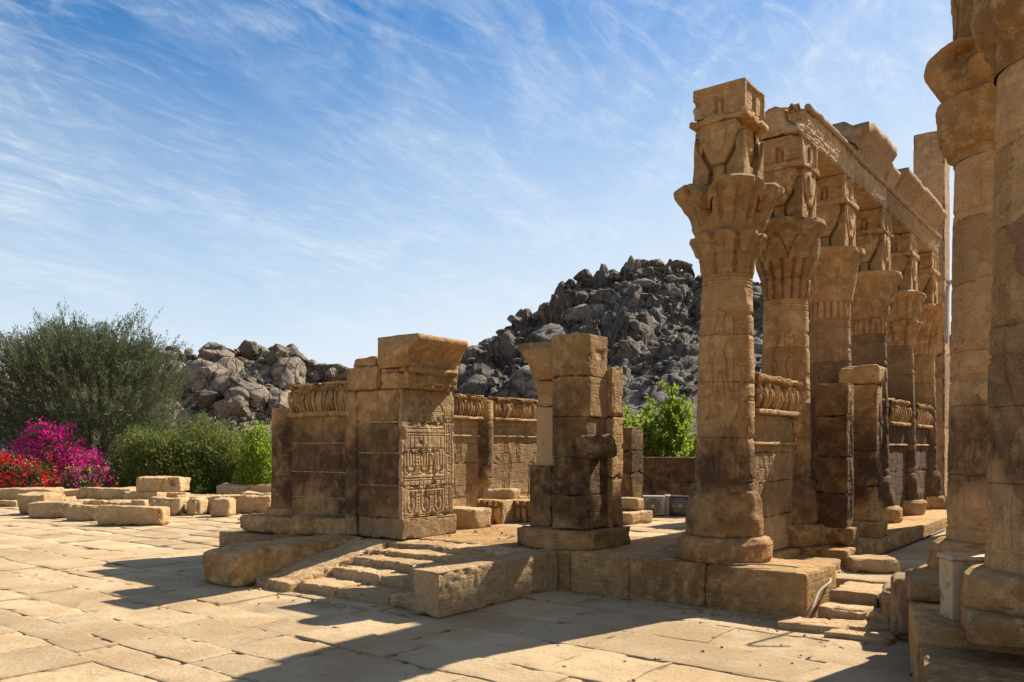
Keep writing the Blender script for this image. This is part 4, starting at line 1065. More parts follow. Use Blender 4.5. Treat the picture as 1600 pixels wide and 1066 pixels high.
# ------------------------------------------------------------------ behind the right pillar: low wall, pilaster, cooling units
wall_thing('low_wall', 'low dark interior wall behind the cooling units', -2.75, .3, 6.05, 6.4, PZ-.02, 1.42, 461)
wall_thing('end_pilaster', 'short sunlit pilaster beside the round pillar', -1.82, -1.52, 4.05, 4.45, PZ-.02, 1.93, 462, 'stained', 'pilaster', res=.03)
kblock('ledge_stone', 'pale ledge stone lying on the floor left of the cooling units', 'stone block', -1.60, -1.10, 3.3, 4.0, PZ-.02, PZ+.16, 'pale', 463)
kblock('ledge_stone', 'small stone on top of the pale ledge stone', 'stone block', -1.62, -1.25, 3.75, 4.0, PZ+.165, PZ+.36, 'pale', 464, r=.04)
def ac(label, px, py, w, h, dark, rz):
    x, y = gpt(px, py, PZ-.02); t = thing('cooling_unit', label, 'air conditioner', (x, y, PZ-.02), rz, 'outdoor cooling units')
    m = M['acdark'] if dark else M['acgrey']
    g = G(); V, F = rbox(-w/2, w/2, 0, .26, .03, h, .1, .012, .001, 0, 1); g.add(V, F); g.build('casing', m, t)
    if dark:
        g = G(); V, F = rbox(-w/2-.10, -w/2-.004, -.02, .28, .0, h+.01, .1, .01, .001, 0, 2); g.add(V, F); g.build('side_panel', M['acgrey'], t)
    for sx in (-w*.38, w*.38):
        g = G(); V, F = rbox(sx-.03, sx+.03, .03, .23, 0, .03, .1, .004, 0, 0, 3); g.add(V, F); g.build('foot', M['acdark'], t)
    cx = .04*w
    g = G(); V, F = lathe([(0, -.004), (h*.36, -.004), (h*.37, .004), (0, .005)], 40, None, 0, 1, 4., None, False)
    V = np.stack([V[:, 0]+cx, V[:, 2]-.006, V[:, 1]+h*.52], -1); F = [f[:, ::-1] for f in F]; g.add(V, F); g.build('fan_opening', M['acdark'], t)
    g = G()
    for q in range(1, 6):
        th = np.linspace(0, 2*pi, 33); r_ = h*.37*q/5; V, F = tube(np.stack([cx+r_*np.cos(th), 0*th-.022, h*.52+r_*np.sin(th)], -1), .0045, 5); g.add(V, F)
    for q in range(8):
        an = q*pi/4; V, F = tube([(cx+.02*cos(an), -.022, h*.52+.02*sin(an)), (cx+h*.37*cos(an), -.022, h*.52+h*.37*sin(an))], .004, 5); g.add(V, F)
    for q in np.linspace(-w*.46, w*.46, 13): V, F = tube([(q, -.012, .06), (q, -.012, h-.03)], .003, 4); g.add(V, F)
    g.build('fan_grille', M['wire'], t)
    g = G(); V, F = ball((cx, -.03, h*.52), .035, .5); g.add(V, F); g.build('fan_hub', M['wire'], t)
ac('grey cooling unit with round fan grille on the floor by the low wall', 1019, 808, .42, .35, False, ROT+.45)
ac('black fronted cooling unit with bright fan hub, nearer the foremost column', 1062, 808, .34, .35, True, ROT+.40)

# ------------------------------------------------------------------ side door and side steps
def side_jamb(label, b0, b1, a0, a1, h, seed, cap):
    cb, ca = (b0+b1)/2, (a0+a1)/2; t = kthing('side_jamb', label, 'door jamb', cb, ca, PZ-.005, 'jambs of the side door')
    R = Relief(a1-a0, h, .007); rs = np.random.RandomState(seed); R.figure((a1-a0)*.5, .3, .62, -1).figure((a1-a0)*.5, 1.05, .6, 1).rect(.02, .03, .2, h).rect(a1-a0-.03, a1-a0-.02, .2, h)
    R.column_text(.05, .09, .95, 1.05, rs); R.soften(1)
    rel = lambda P, Nn: np.where(Nn[:, 0] > .7, -.012*R.at(P[:, 1]+(a1-a0)/2, P[:, 2]), 0)
    g = G(); masonry(g, b0-cb, b1-cb, a0-ca, a1-ca, .22, h, .42, .9, seed, .018, .004, .014, rel); g.build('jamb_blocks', M['stained'], t)
    g = G(); V, F = rbox(b0-cb+.10, b1-cb+.06, a0-ca-.03, a1-ca+.02, 0, .218, .03, .03, .008, .03, seed+1); g.add(V, F); g.build('foot_block', M['stone'], t)
    g = G(); V, F = rbox(b0-cb-.32, b0-cb+.095, a0-ca-.02, a1-ca+.02, 0, .22, .04, .03, .008, .03, seed+3); g.add(V, F); g.build('threshold_block', M['stone'], t)
    if cap:
        g = G(); V, F = rbox(b0-cb-.05, b1-cb+.03, a0-ca-.03, a1-ca+.02, h+.004, h+.25, .03, .04, .010, .06, seed+2); g.add(V, F); g.build('cap_block', M['stone'], t)
side_jamb('nearer side door jamb with carved sunlit edge', 1.93, 2.30, 2.42, 2.72, 1.93, 471, False)
side_jamb('taller rear side door jamb with worn cap block', 1.93, 2.34, 3.55, 3.90, 1.98, 474, True)
def path():
    g = G(); rs = np.random.RandomState(8); a = 1.20
    while a < 10.9:
        w = rs.uniform(.5, .8); b = 2.40
        if a < 2.0: b = 1.92
        while b < 6.6:
            L = rs.uniform(.7, 1.3); V, F = rbox(b+.005, b+L-.005, a+.005, a+w-.005, -.02, .245+rs.normal(0, .005), .08, .014, .006, .03, rs.randint(999)); g.add(V, F); b += L
        a += w
    return struct(g.build('path', M['paving'], loc=K(0, 0), rz=ROT))
path()
def side_steps():
    t = kthing('side_steps', 'short worn flight of two steps up to the side passage', 'stairs', 2.95, .6)
    for k, (a0, a1, z) in enumerate(((-.36, .10, .115), (-.02, .62, .225))):
        g = G()
        for i, (x0, x1) in enumerate(((-.30, .14), (.15, .62))):
            V, F = rbox(x0, x1, a0+.03*i, a1, -.04, z, .03, .02, .010, .05, 480+k*3+i, 5); g.add(V, F)
        g.build('step', M['pale'], t)
side_steps()
kblock('fallen_block', 'squared fallen block lying across the side passage floor', 'stone block', 2.45, 2.95, 1.75, 2.15, .245, .40, 'pale', 491, r=.025, rot=.5)
kblock('broken_stone', 'low broken edge stone between the foremost column base and the passage', 'stone block', 1.92, 2.40, .97, 1.9, .0, .36, 'rough', 492, amp=.025, chip=.08, r=.03)
def cable(name, label, pts, r, mat, grp=None):
    P = spline(pts, 8); g = G(); V, F = tube(P-P[0], r, 8); g.add(V, F); return tag(g.build(name, M[mat], loc=tuple(P[0])), label, 'cable', grp)
cable('conduit', 'pale flexible conduit curling down beside the side steps', [K(2.62, .72, .30), K(2.68, .50, .30), K(2.66, .25, .24), K(2.68, .02, .14), K(2.66, -.12, .03), K(2.74, -.2, .02)], .013, 'cable')
cable('conduit', 'thin pale conduit lying on the broken platform edge', [K(1.9, .03, PZ+.02), K(2.15, .10, PZ+.035), K(2.35, .25, PZ+.02), K(2.5, .5, PZ-.02)], .008, 'cable')
cable('conduit', 'dark cable running along the foot of the colonnade plinth', [K(2.47, 2.3, .26), K(2.46, 3.6, .262), K(2.47, 5, .26), K(2.46, 7.5, .26)], .014, 'darkcable')
cable('pipe_bracket', 'thin bent pipe beside the ringed column and tall pier', [(4.80, 9.05, 2.75), (4.80, 9.05, 3.25), (4.84, 9.05, 3.42), (4.98, 9.05, 3.47), (5.2, 9.05, 3.47)], .018, 'acgrey')

# unseen wall added beyond the big columns to throw shade on the passage
def add_shade_wall():
    p = (7.45, 13.35, 0)
    t = thing('shade_wall', 'unseen high wall added behind the big columns to shade the passage', 'wall', p, math.atan2(-4.4, 2.5))
    g = G(); masonry(g, 0, 5.5, 0, .5, 0, 5.0, .55, 1.1, 501, .2, .006, .02); g.build('masonry', M['stained'], t)
add_shade_wall()

# ------------------------------------------------------------------ loose stones on the left of the court
def px_stone(x0, x1, yt, yb, dep, label, seed, mat='pale', rz=0.0, name='loose_block', r=.05, amp=.028, chip=.11, z0=0.0, fn=None, relief=None, group='loose stones in front of the garden', tilt=0.0, cat='loose stone', res=.05):
    x, y = gpt((x0+x1)/2, yb, z0); w = (x1-x0)/1280*y; h = (yb-yt)/1280*y
    g = G(); V, F = rbox(-w/2, w/2, 0, dep, 0, h, res, r, amp, chip, seed, 3.5, relief)
    V = V+np.stack([.05*vn(V*1.9+seed, seed), .05*vn(V*1.9+seed+5, seed), .045*vn(V*1.6+seed+9, seed)*(V[:, 2] > .05)], -1)
    if fn is not None: V = fn(V)
    if tilt: V[:, 2] += V[:, 0]*tilt
    g.add(V, F); return tag(g.build(name, M[mat], loc=(x, y, z0), rz=rz), label, cat, group)
px_stone(22, 72, 773, 805, .7, 'upright squared stone at the left end of the low parapet', 601, rz=-.15)
px_stone(38, 114, 786, 810, .45, 'left length of the low curved parapet on the paving', 602, rz=-.10)
px_stone(103, 157, 791, 815, .45, 'middle length of the low curved parapet on the paving', 603, rz=-.12)
px_stone(149, 250, 793, 822, .42, 'right length of the low parapet with eroded end', 604, rz=-.10, chip=.12)
px_stone(-40, 79, 765, 783, .8, 'long low stone at the left edge under the red flowers', 605)
px_stone(-30, 24, 784, 793, .5, 'thin flat stone at the left edge of the paving', 606)
px_stone(80, 128, 766, 780, .8, 'low stone behind the upright squared stone', 607)
px_stone(72, 106, 778, 791, .5, 'small stone right of the upright squared stone', 608)
px_stone(107, 137, 782, 793, .5, 'small block behind the middle of the parapet', 609)
px_stone(136, 160, 782, 793, .4, 'smallest cube stone behind the parapet', 610)
px_stone(118, 205, 764, 782, .9, 'long pale slab before the pink flowering bush', 611, rz=-.1)
px_stone(160, 205, 784, 793, .5, 'flat stone behind the right part of the parapet', 612)
px_stone(190, 245, 768, 783, .7, 'broad stone supporting the block with a hole', 613)
px_stone(205, 228, 782, 795, .5, 'little stone left of the round-bottomed block', 614)
def holed(P, Nn): return np.where((Nn[:, 1] < -.7), -.12*(np.hypot(P[:, 0]-.42, P[:, 2]-.26) < .09)-.05*np.exp(-((P[:, 0]-.05-.25*P[:, 2])/.03)**2), 0)
px_stone(210, 281, 746, 770, .8, 'large squared block with a round socket hole set on other stones', 615, z0=.35, relief=holed, rz=-.05, res=.018)
def keel(V):
    V = V.copy(); f = np.clip(V[:, 2]/.45, 0, 1); V[:, 0] *= .62+.38*np.sqrt(f); return V
px_stone(227, 283, 778, 807, .6, 'block with rounded underside standing right of the parapet', 616, fn=keel, r=.08)
px_stone(245, 290, 771, 780, .6, 'thin slab under the socketed block', 617)
def glyphs(seed, w, h):
    R = Relief(w, h, .01); rs = np.random.RandomState(seed); x = .05
    while x < w-.1: R.column_text(x, .11, .02, h-.03, rs); R.rect(x-.015, x-.005, 0, h); x += .13
    R.soften(1); return lambda P, Nn: np.where(Nn[:, 1] < -.7, -.018*R.at(P[:, 0]+w/2, P[:, 2]), 0)
px_stone(276, 420, 776, 803, .8, 'long low stone course inscribed with signs', 618, relief=glyphs(5, 2.8, .5), r=.02, res=.016)
px_stone(292, 313, 780, 806, .5, 'left rounded block against the inscribed course', 619, r=.09)
px_stone(327, 358, 782, 809, .55, 'middle rounded block against the inscribed course', 620, r=.11)
px_stone(377, 421, 784, 803, .5, 'block on a flat stone near the dark corner column', 621, rz=.1)
px_stone(376, 404, 804, 819, .4, 'low flat stone in front of the inscribed course', 622)
px_stone(337, 440, 758, 775, .9, 'long horizontal block before the green shrubs', 623, chip=.09)
px_stone(375, 440, 771, 781, .7, 'flat slab lying in front of the long horizontal block', 624)

# ------------------------------------------------------------------ plants
def leaves(g, P, D, L, Wd, rs, flat=.0, curl=.0):
    """diamond leaves at P along D (unit), length L, width Wd"""
    n = len(P); r = rs.normal(size=(n, 3)); S1 = np.cross(D, r); S1 /= np.maximum(np.linalg.norm(S1, axis=1, keepdims=True), 1e-6)
    L = np.broadcast_to(L, (n,))[:, None]; Wd = np.broadcast_to(Wd, (n,))[:, None]
    nrm = np.cross(D, S1)
    a = P; b = P+D*L*.5+S1*Wd*.5+nrm*L*curl; c = P+D*L; d = P+D*L*.5-S1*Wd*.5+nrm*L*curl
    V = np.stack([a, b, c, d], 1).reshape(-1, 3); F = np.arange(4*n).reshape(n, 4); g.add(V, F)
def unit(v): return v/np.maximum(np.linalg.norm(v, axis=-1, keepdims=True), 1e-9)
def limb(p0, d, L, rs, n=6, wob=.18, up=.1):
    P = [np.array(p0, float)]; d = unit(np.array(d, float))
    for k in range(n):
        d = unit(d+rs.normal(0, wob, 3)+np.array([0, 0, up])); P.append(P[-1]+d*L/n)
    return np.array(P), d
def tamarisk(loc, seed, label):
    t = thing('tamarisk_tree', label, 'tree', loc, 0); rs = np.random.RandomState(seed); w = G(); f = G()
    for k in range(26):
        az = k/26*2*pi+rs.uniform(-.3, .3); el = rs.uniform(.05, 1.3); d = (cos(az)*cos(el), .7*sin(az)*cos(el), sin(el))
        L = rs.uniform(3.0, 4.0)*(1.0+.40*(el > .6)); P, e = limb((rs.normal(0, .15), rs.normal(0, .1), .1), d, L, rs, 8, .13, .06)
        V, F = tube(P, np.linspace(.10, .015, len(P)), 7); w.add(V, F)
    n = 3000; D = unit(rs.normal(size=(n, 3))); D[:, 2] = np.where(D[:, 2] < -.35, -D[:, 2], D[:, 2])
    lump = 1+.38*fbm(D*2.2+3, seed, 4)+.35*(.45-worley(D*2.4+5, seed)[0]); r = (.35+.65*rs.rand(n)**.5)*lump
    P = D*np.array([3.6, 2.9, 3.55])*r[:, None]+np.array([0, 0, 3.0]); P[:, 2] += .35*np.clip(-P[:, 0], -1.5, 2)*.25
    ok = P[:, 2] > .15; P, D, r = P[ok], D[ok], r[ok]
    m2 = 1100; D2 = unit(rs.normal(size=(m2, 3))); P2 = D2*np.array([3.5, 2.6, 1.5])*(.5+.6*rs.rand(m2)[:, None])+np.array([0, 0, 1.5]); ok = P2[:, 2] > .2
    P, D, r = np.concatenate([P, P2[ok]]), np.concatenate([D, D2[ok]]), np.concatenate([r, np.ones(ok.sum())])
    for p, d, q in zip(P, D, r):
        dd = unit(d*.7+rs.normal(0, .35, 3)+np.array([0, 0, .75])); Lt = rs.uniform(.45, .85)*(1.6 if rs.rand() < .10 and p[2] > 3.6 else 1)
        p3 = p+dd*Lt; V, F = tube([p-dd*.25, p, p3], [.010, .006, .002], 3); w.add(V, F)
        m = 30; s_ = rs.uniform(-.1, 1, m)[:, None]; leaves(f, p+(p3-p)*s_+rs.normal(0, .03, (m, 3)), unit(dd+rs.normal(0, .5, (m, 3))), rs.uniform(.08, .17, m), rs.uniform(.018, .034, m), rs)
    w.build('trunk', M['bark'], t); f.build('crown', M['tamarisk'], t)
def dome_points(n, rx, ry, h, rs, seed, shell=.55):
    D = unit(rs.normal(size=(n, 3))); D[:, 2] = np.abs(D[:, 2]); lob = worley(D*2.1+seed*1.7, seed)[0]; k = 1+.36*fbm(D*2.1+seed, seed, 4)+.30*(.45-lob)
    r = (shell+(1-shell)*rs.rand(n)**.6)*k; return D*np.array([rx, ry, h])*r[:, None], D
def shrub(name, loc, rx, ry, h, seed, label, cat, nstem, spec, stem_r=.012):
    """spec: list of (part, material, clusters, per cluster, L, W, cluster radius, shell)"""
    t = thing(name, label, cat, loc, 0); rs = np.random.RandomState(seed); w = G()
    tips, D = dome_points(nstem, rx, ry, h, rs, seed, .6)
    for p in tips:
        q = np.array([p[0]*.2, p[1]*.2, 0]); m = (q+p)/2+np.array([0, 0, .18*h]); V, F = tube(spline([q, m, p], 4), np.linspace(stem_r, stem_r*.3, 9), 5); w.add(V, F)
    w.build('stem', M['bark'], t)
    for part, mat, nc, per, L, Wd, cr, shell, zmin in spec:
        g = G(); P, D = dome_points(nc, rx, ry, h, rs, seed, shell); keep = P[:, 2] > zmin*h; P = P[keep]; D = D[keep]
        C = np.repeat(P, per, 0); DD = np.repeat(D, per, 0); n = len(C)
        leaves(g, C+rs.normal(0, cr, (n, 3)), unit(DD*.8+rs.normal(0, .8, (n, 3))+np.array([0, 0, .25])), rs.uniform(.7, 1.3, n)*L, rs.uniform(.7, 1.3, n)*Wd, rs, curl=.06)
        g.V = [np.maximum(v, np.array([-1e9, -1e9, .0])) for v in g.V]; g.build(part, M[mat], t)
    return t
def at(px, Y, z=0): return ((px-800)/1280*Y, Y, z)
tamarisk(at(132, 31.5), 7, 'large bushy grey-green tamarisk tree at the left edge')
shrub('bougainvillea_bush', at(80, 28.6), 1.85, 1.4, 2.25, 21, 'big bougainvillea bush covered in magenta blossom below the tamarisk', 'bush', 40,
      [('foliage', 'dkleaf', 1000, 8, .10, .06, .10, .60, 0), ('blossoms', 'magenta', 640, 15, .075, .065, .085, .80, .10)])
shrub('red_flower_bush', at(22, 27.0), 1.9, .9, 1.30, 22, 'low bush with red flowers at the left edge behind the long stones', 'bush', 30,
      [('foliage', 'dkleaf', 560, 7, .09, .055, .09, .5, 0), ('blossoms', 'red', 330, 9, .07, .06, .06, .8, 0), ('yellow_blossoms', 'orange', 26, 8, .06, .05, .05, .85, .1)])
shrub('mixed_flower_bush', at(134, 27.2), .98, .7, .95, 23, 'small straggly bush with pink and orange flowers right of the magenta bush', 'bush', 20,
      [('foliage', 'dkleaf', 330, 7, .09, .05, .09, .4, 0), ('blossoms', 'magenta', 90, 8, .06, .05, .06, .8, 0), ('yellow_blossoms', 'orange', 30, 7, .06, .05, .05, .85, 0)])
shrub('feathery_shrub', at(255, 28.9), 2.0, 1.3, 2.15, 24, 'wide feathery yellow-green shrub behind the block with a socket hole', 'shrub', 70,
      [('foliage', 'feather', 1500, 26, .105, .036, .11, .5, 0), ('yellow_blossoms', 'orange', 14, 6, .05, .04, .04, .95, .4)])
shrub('feathery_shrub', at(340, 29.4), 1.9, 1.2, 2.25, 25, 'second feathery shrub, darker, between the wide one and the glossy shrub', 'shrub', 60,
      [('foliage', 'feather', 1200, 26, .105, .036, .11, .5, 0)])
shrub('glossy_shrub', at(404, 28.0), .70, .6, 2.30, 26, 'bright glossy green shrub right against the dark corner column', 'shrub', 26,
      [('foliage', 'bright', 620, 12, .10, .055, .11, .5, 0)])
def leafy_tree(loc, seed, label, H, R):
    t = thing('leafy_tree', label, 'tree', loc, 0); rs = np.random.RandomState(seed); w = G(); f = G()
    P0, e = limb((0, 0, 0), (0, 0, 1), H*.35, rs, 5, .08, .1); V, F = tube(P0, np.linspace(.11, .08, len(P0)), 8); w.add(V, F)
    for k in range(22):
        az = k*2.4; el = rs.uniform(.15, 1.35); d = (cos(az)*cos(el), sin(az)*cos(el), sin(el)); P, e = limb(P0[-1-(k % 3)], d, rs.uniform(.65, 1.0)*R*(1+.35*sin(el)), rs, 6, .16, .08)
        V, F = tube(P, np.linspace(.05, .012, len(P)), 6); w.add(V, F)
        for j in range(11):
            u_ = rs.uniform(.3, 1.0); i = min(int(u_*6), 5); p = P[i]+(P[i+1]-P[i])*(u_*6-i); dd = unit(unit(P[i+1]-P[i])*.6+rs.normal(0, .6, 3)+np.array([0, 0, .5]))
            L2 = rs.uniform(.3, .65); q = p+dd*L2; V, F = tube([p, q], [.010, .004], 4); w.add(V, F)
            n = 46; s = rs.uniform(.1, 1.05, n)[:, None]; LD = unit(dd*.5+rs.normal(0, .8, (n, 3))+np.array([0, 0, .15])); leaves(f, p+(q-p)*s, LD, rs.uniform(.08, .145, n), rs.uniform(.032, .055, n), rs, curl=.10)
    w.build('trunk', M['bark'], t); f.build('crown', M['bright'], t)
leafy_tree(at(1045, 18.2), 31, 'bright green leafy tree behind the low wall left of the foremost column', 3.0, 1.4)
leafy_tree(at(1505, 24.0), 33, 'sunlit green tree glimpsed between the tall pier and the ringed column', 3.0, 1.2)

# ------------------------------------------------------------------ granite hills
def ico(sub):
    import bmesh
    bm = bmesh.new(); bmesh.ops.create_icosphere(bm, subdivisions=sub, radius=1); V = np.array([v.co[:] for v in bm.verts]); F = np.array([[v.index for v in f.verts] for f in bm.faces]); bm.free(); return V, F
ICO = ico(4)
def boulder_mesh(seed, mat, el=1.0):
    rs = np.random.RandomState(seed); V = ICO[0].copy()
    for _ in range(15):                                   # split faces
        d = unit(rs.normal(size=3)); c = rs.uniform(.52, .86); s = V@d; V = V-np.outer(np.maximum(s-c, 0)*.90, d)
    V = V*np.array([1, rs.uniform(.75, 1.0), rs.uniform(.62, .95)*el]); Nn = unit(V)
    V = V+Nn*(.10*fbm(V*1.6, seed, 4)+.06*fbm(V*4.5, seed+1, 4))[:, None]
    cr = np.abs(vn(V*1.3, seed+7)); V = V-Nn*(.10*np.exp(-(cr/.045)**2))[:, None]
    g = G(); g.add(V, ICO[1]); o = g.build('boulder', M[mat]); return o
def hill(name, xs, zs, Y0, depth, back, mat, seed, rough, ny=110, nx=240, pw=1.0):
    X = np.linspace(xs[0], xs[-1], nx); zr = np.interp(X, xs, zs); t = np.linspace(0, 1, ny)
    XX, TT = np.meshgrid(X, t, indexing='ij'); ZR = np.repeat(zr[:, None], ny, 1)
    f = np.where(TT < .6, (TT/.6)**pw, 1-((TT-.6)/.4)**1.5); YY = np.where(TT < .6, Y0-depth*(1-TT/.6), Y0+back*(TT-.6)/.4)
    Z = ZR*f; P = np.stack([XX, YY, Z], -1).reshape(-1, 3)
    k = np.clip(f.ravel()*2, 0, 1)*np.clip(ZR.ravel()/6, 0, 1)
    P[:, 2] += rough*(fbm(P*.07, seed, 5, .6)+.35*np.abs(fbm(P*.22, seed+5, 3)))*k-.5*(1-k); P[:, 1] += rough*1.5*fbm(P*.08+9, seed+2, 4)*k
    for sc, am in ((.14, .9), (.35, .45)):
        W_ = P+1.5*np.stack([fbm(P*.2, seed+20, 2), fbm(P*.2+7, seed+21, 2), fbm(P*.2+13, seed+22, 2)], -1)
        f1, ed, cid = worley(W_*np.array([sc, sc, sc*.8]), seed+9); blk = np.clip(.38+1.7*fbm(P*.035, seed+12, 2)+1.5*(f.ravel()-.70)+.5*(XX.ravel() < xs[0]+.36*(xs[-1]-xs[0])), .06, 1)
        P[:, 2] += rough*am*k*blk*(.55*cid+.5*(.6-f1)-.5*np.exp(-(ed/.08)**2)); P[:, 1] -= rough*am*1.0*k*blk*(.5*cid+.5*(.6-f1))
    idx = np.arange(nx*ny).reshape(nx, ny); g = G(); g.add(P, np.stack([idx[:-1, :-1], idx[1:, :-1], idx[1:, 1:], idx[:-1, 1:]], -1).reshape(-1, 4))
    o = struct(g.build(name, M[mat])); Q = P.reshape(nx, ny, 3)
    return o, Q
def sk(pts, Y): return [((p[0]-800)/1280*Y) for p in pts], [1.6+(700-p[1])/1280*Y for p in pts]
YL = 118.
xs, zs = sk([(-260, 640), (-120, 600), (0, 585), (120, 560), (240, 548), (330, 556), (390, 545), (440, 552), (490, 578), (530, 602), (580, 640), (660, 672), (760, 690), (900, 698)], YL)
HL, QL = hill('hill', xs, zs, YL, 26, 40, 'granite', 5, 1.4)
YR = 215.
xs, zs = sk([(420, 690), (560, 655), (650, 625), (700, 588), (725, 560), (770, 520), (800, 504), (835, 500), (862, 466), (900, 440), (950, 428), (1000, 422), (1060, 420), (1130, 430), (1200, 450), (1300, 480), (1420, 520), (1560, 560), (1750, 600), (2000, 660), (2200, 690)], YR)
HR, QR = hill('hill', xs, zs, YR, 78, 70, 'granite_dark', 15, 4.2, 260, 520, 1.05)

def scatter(protos, Q, n, smin, smax, rs, u0, u1, t0, t1, label, group, bias=1.0, sink=.35, first=0):
    nx, ny = Q.shape[:2]
    for k in range(n):
        i = int(rs.uniform(u0, u1)*(nx-1)); j = int((t0+(t1-t0)*rs.rand()**bias)*(ny-1)); p = Q[i, j]
        o = protos[k % len(protos)]
        if k >= len(protos) or first: o = o.copy(); COL.objects.link(o)
        s = smin+(smax-smin)*rs.rand()**2.8
        o.location = (p[0]+rs.normal(0, .4), p[1]+rs.normal(0, .6), p[2]+s*(.5-sink)); o.scale = (s*rs.uniform(.8, 1.35), s*rs.uniform(.85, 1.2), s*rs.uniform(.75, 1.15))
        o.rotation_euler = (rs.normal(0, .25), rs.normal(0, .25), rs.uniform(0, 6.28)); tag(o, label, 'boulder', group)
rs = np.random.RandomState(77)
pl = [boulder_mesh(700+k, 'granite') for k in range(9)]
xL = lambda px: (((px-800)/1280*YL)-QL[0, 0, 0])/(QL[-1, 0, 0]-QL[0, 0, 0])
scatter(pl, QL, 135, .8, 4.2, rs, xL(200), xL(560), .18, .60, 'rounded brown granite boulder heaped on the left hill', 'boulders heaped on the left hill', .8)
scatter(pl, QL, 36, .9, 2.0, rs, xL(225), xL(545), .56, .60, 'rounded brown granite boulder heaped on the left hill', 'boulders heaped on the left hill', 1, .2, 1)
def hero(protos, k, px, py, Y, s, sc, rot, label, group):
    o = protos[k].copy(); COL.objects.link(o); o.location = ((px-800)/1280*Y, Y, 1.6+(700-py)/1280*Y); o.scale = tuple(s*q for q in sc); o.rotation_euler = rot; tag(o, label, 'boulder', group)
hero(pl, 1, 389, 545, 113, 1.75, (.95, .9, 1.1), (0, 0, 0), 'tallest upright boulder crowning the left hill', 'landmark boulders of the left hill')
hero(pl, 3, 436, 556, 113, 1.9, (1.0, 1, 1.05), (0, .1, 1), 'broad split boulder right of the tallest one on the left hill', 'landmark boulders of the left hill')
hero(pl, 4, 345, 552, 112, 1.35, (1.2, 1, .75), (0, .25, 2), 'egg-shaped boulder left of the tallest one on the left hill', 'landmark boulders of the left hill')
hero(pl, 6, 333, 588, 106, 2.2, (1.25, 1, .8), (0, .05, 1), 'largest broad boulder on the slope of the left hill', 'landmark boulders of the left hill')
hero(pl, 7, 372, 620, 102, 1.6, (1.2, 1, .9), (0, 0, 2.5), 'boulder resting under the largest broad boulder on the left hill', 'landmark boulders of the left hill')
hero(pl, 2, 487, 567, 114, .8, (1, 1, .7), (0, 0, 1), 'small perched boulder on the falling right end of the left hill', 'landmark boulders of the left hill')
hero(pl, 0, 520, 582, 114, 1.15, (1, 1, 1.1), (0, 0, 1), 'last boulder at the right foot of the left hill skyline', 'landmark boulders of the left hill')
pr_ = [boulder_mesh(760+k, 'granite_dark') for k in range(9)]
xR = lambda px: (((px-800)/1280*YR)-QR[0, 0, 0])/(QR[-1, 0, 0]-QR[0, 0, 0])
scatter(pr_, QR, 60, 1.8, 4.8, rs, xR(850), xR(1200), .47, .60, 'grey granite boulder piled on the crest of the far hill', 'boulders on the crest of the far hill', .8)
scatter(pr_, QR, 40, 3.5, 8.5, rs, xR(690), xR(930), .2, .58, 'dark granite rock on the steep left flank of the far hill', 'rocks on the left flank of the far hill', .7, .75, 1)
scatter(pr_, QR, 12, .8, 2.0, rs, xR(900), xR(1300), .15, .5, 'small dark rock on the scree slope of the far hill', 'rocks on the scree slope of the far hill', 1, .3, 1)
hero(pr_, 5, 1027, 412, 208, 2.2, (1.0, 1, .85), (0, 0, 0), 'flat-topped drum-like boulder on the summit of the far hill', 'landmark boulders of the far hill')
hero(pr_, 3, 1066, 415, 208, 2.4, (1.25, 1, .75), (0, .2, 0), 'slanting block boulder right of the drum-like one on the far hill', 'landmark boulders of the far hill')
hero(pr_, 2, 912, 432, 208, 2.9, (1.1, 1, .85), (0, 0, 1), 'bulky boulder on the left shoulder of the far hill summit', 'landmark boulders of the far hill')
hero(pr_, 6, 804, 500, 208, 2.0, (1.2, 1, .9), (0, 0, 2), 'dark outcrop boulder on the lower left crest of the far hill', 'landmark boulders of the far hill')
def cairn():
    x, y = (988-800)/1280*209, 209.; z = 1.6+(700-424)/1280*209
    t = thing('stone_hut', 'tiny square stone ruin with a pointed cairn on the summit of the far hill', 'ruin', (x, y, z), 0)
    g = G(); V, F = rbox(-2.0, 2.0, -1.3, 1.3, -1.0, 2.0, .4, .25, .12, .3, 811, 1.2); g.add(V, F); g.build('hut_wall', M['granite_dark'], t)
    g = G(); V, F = lathe([(0, 1.9), (1.0, 1.9), (.95, 2.6), (.55, 3.4), (.2, 3.9), (0, 3.95)], 16, None, .12, 812, 1.5, .25, False); V = V+np.array([-.3, 0, 0]); g.add(V, F); g.build('cairn_top', M['granite_dark'], t)
cairn()
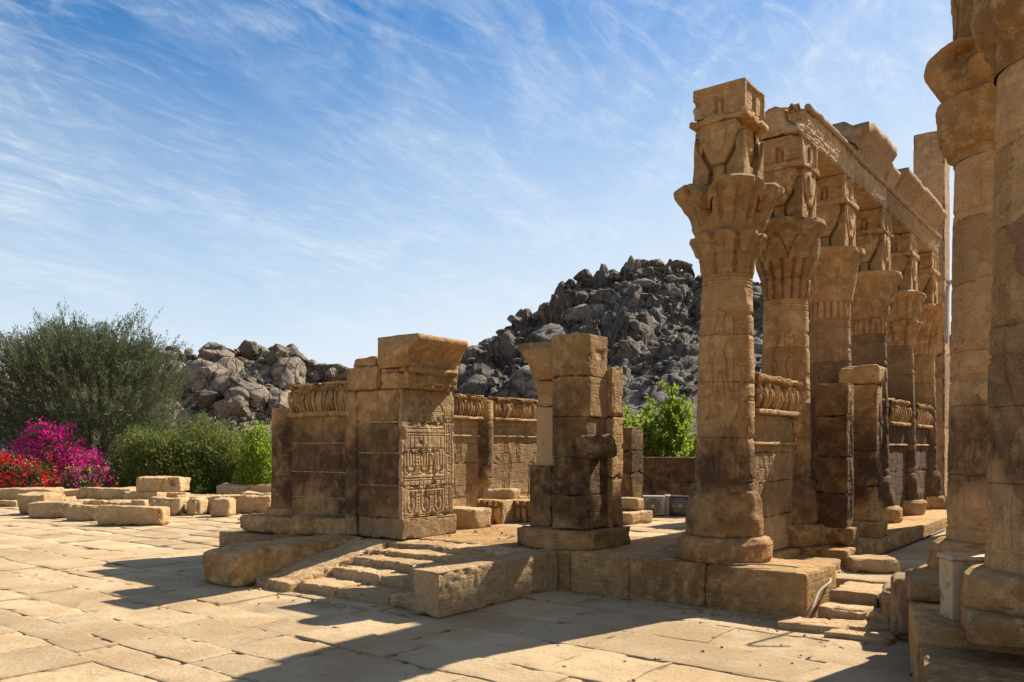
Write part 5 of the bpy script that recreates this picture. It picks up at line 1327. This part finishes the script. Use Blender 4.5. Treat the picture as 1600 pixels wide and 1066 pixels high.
def scree():
    g = G(); rs = np.random.RandomState(5); v0, f0 = ico(1)
    for Q, n, u0, u1, t0, t1, s0, s1 in ((QR, 1500, xR(840), xR(1320), .1, .58, .25, 1.0), (QR, 500, xR(690), xR(900), .2, .6, .4, 1.5)):
        nx, ny = Q.shape[:2]
        for k in range(n):
            p = Q[int(rs.uniform(u0, u1)*(nx-1)), int(rs.uniform(t0, t1)*(ny-1))]; s = s0+(s1-s0)*rs.rand()**3
            V = v0*(1+rs.uniform(-.3, .3, (len(v0), 1)))*s*np.array([1, 1, .7]); g.add(V+p+rs.normal(0, .6, 3)*np.array([1, 1, .1]), f0)
    return tag(g.build('scree_rubble', M['granite_dark'], smooth=False), 'loose grey rubble strewn down the far hillside', 'rubble', kind='stuff')
scree()
def screeL():
    g = G(); rs = np.random.RandomState(6); v0, f0 = ico(1); nx, ny = QL.shape[:2]
    for k in range(2200):
        p = QL[int(rs.uniform(xL(230), xL(640))*(nx-1)), int(rs.uniform(.05, .55)*(ny-1))]; s = .18+.6*rs.rand()**3
        V = v0*(1+rs.uniform(-.3, .3, (len(v0), 1)))*s*np.array([1, 1, .75]); g.add(V+p+rs.normal(0, .4, 3)*np.array([1, 1, .1]), f0)
    return tag(g.build('scree_rubble', M['granite'], smooth=False), 'brown rubble among the boulders of the left hill', 'rubble', kind='stuff')
screeL()

def pebbles():
    g = G(); rs = np.random.RandomState(9); v0, f0 = ico(1)
    def put(b0, b1, a0, a1, n, z=0.0, s0=.006, s1=.03):
        for k in range(n):
            b, a = rs.uniform(b0, b1), rs.uniform(a0, a1); s_ = s0+(s1-s0)*rs.rand()**3; p = K(b, a, z+s_*.3)
            g.add(v0*(1+rs.uniform(-.3, .3, (len(v0), 1)))*s_*np.array([1, 1, .7])+np.array(p), f0)
    put(-.1, 2.7, -.35, -.02, 90); put(-3.0, -.5, -2.3, -1.9, 70); put(-4.2, -3.7, -2.4, -.4, 40); put(2.2, 3.8, -.9, -.3, 45, 0, .005, .018); put(-20, -7, 2, 6, 220, 0, .01, .05)
    put(1.95, 2.5, .3, 2.2, 60, .25); put(-2.3, -.9, .3, 1.6, 40, PZ); put(-14, 4, -4.5, -.5, 260, 0, .004, .018)
    return tag(g.build('pebbles', M['pale'], smooth=False), 'small stone chips scattered over the paving and along the walls', 'stone chips', kind='stuff')
pebbles()
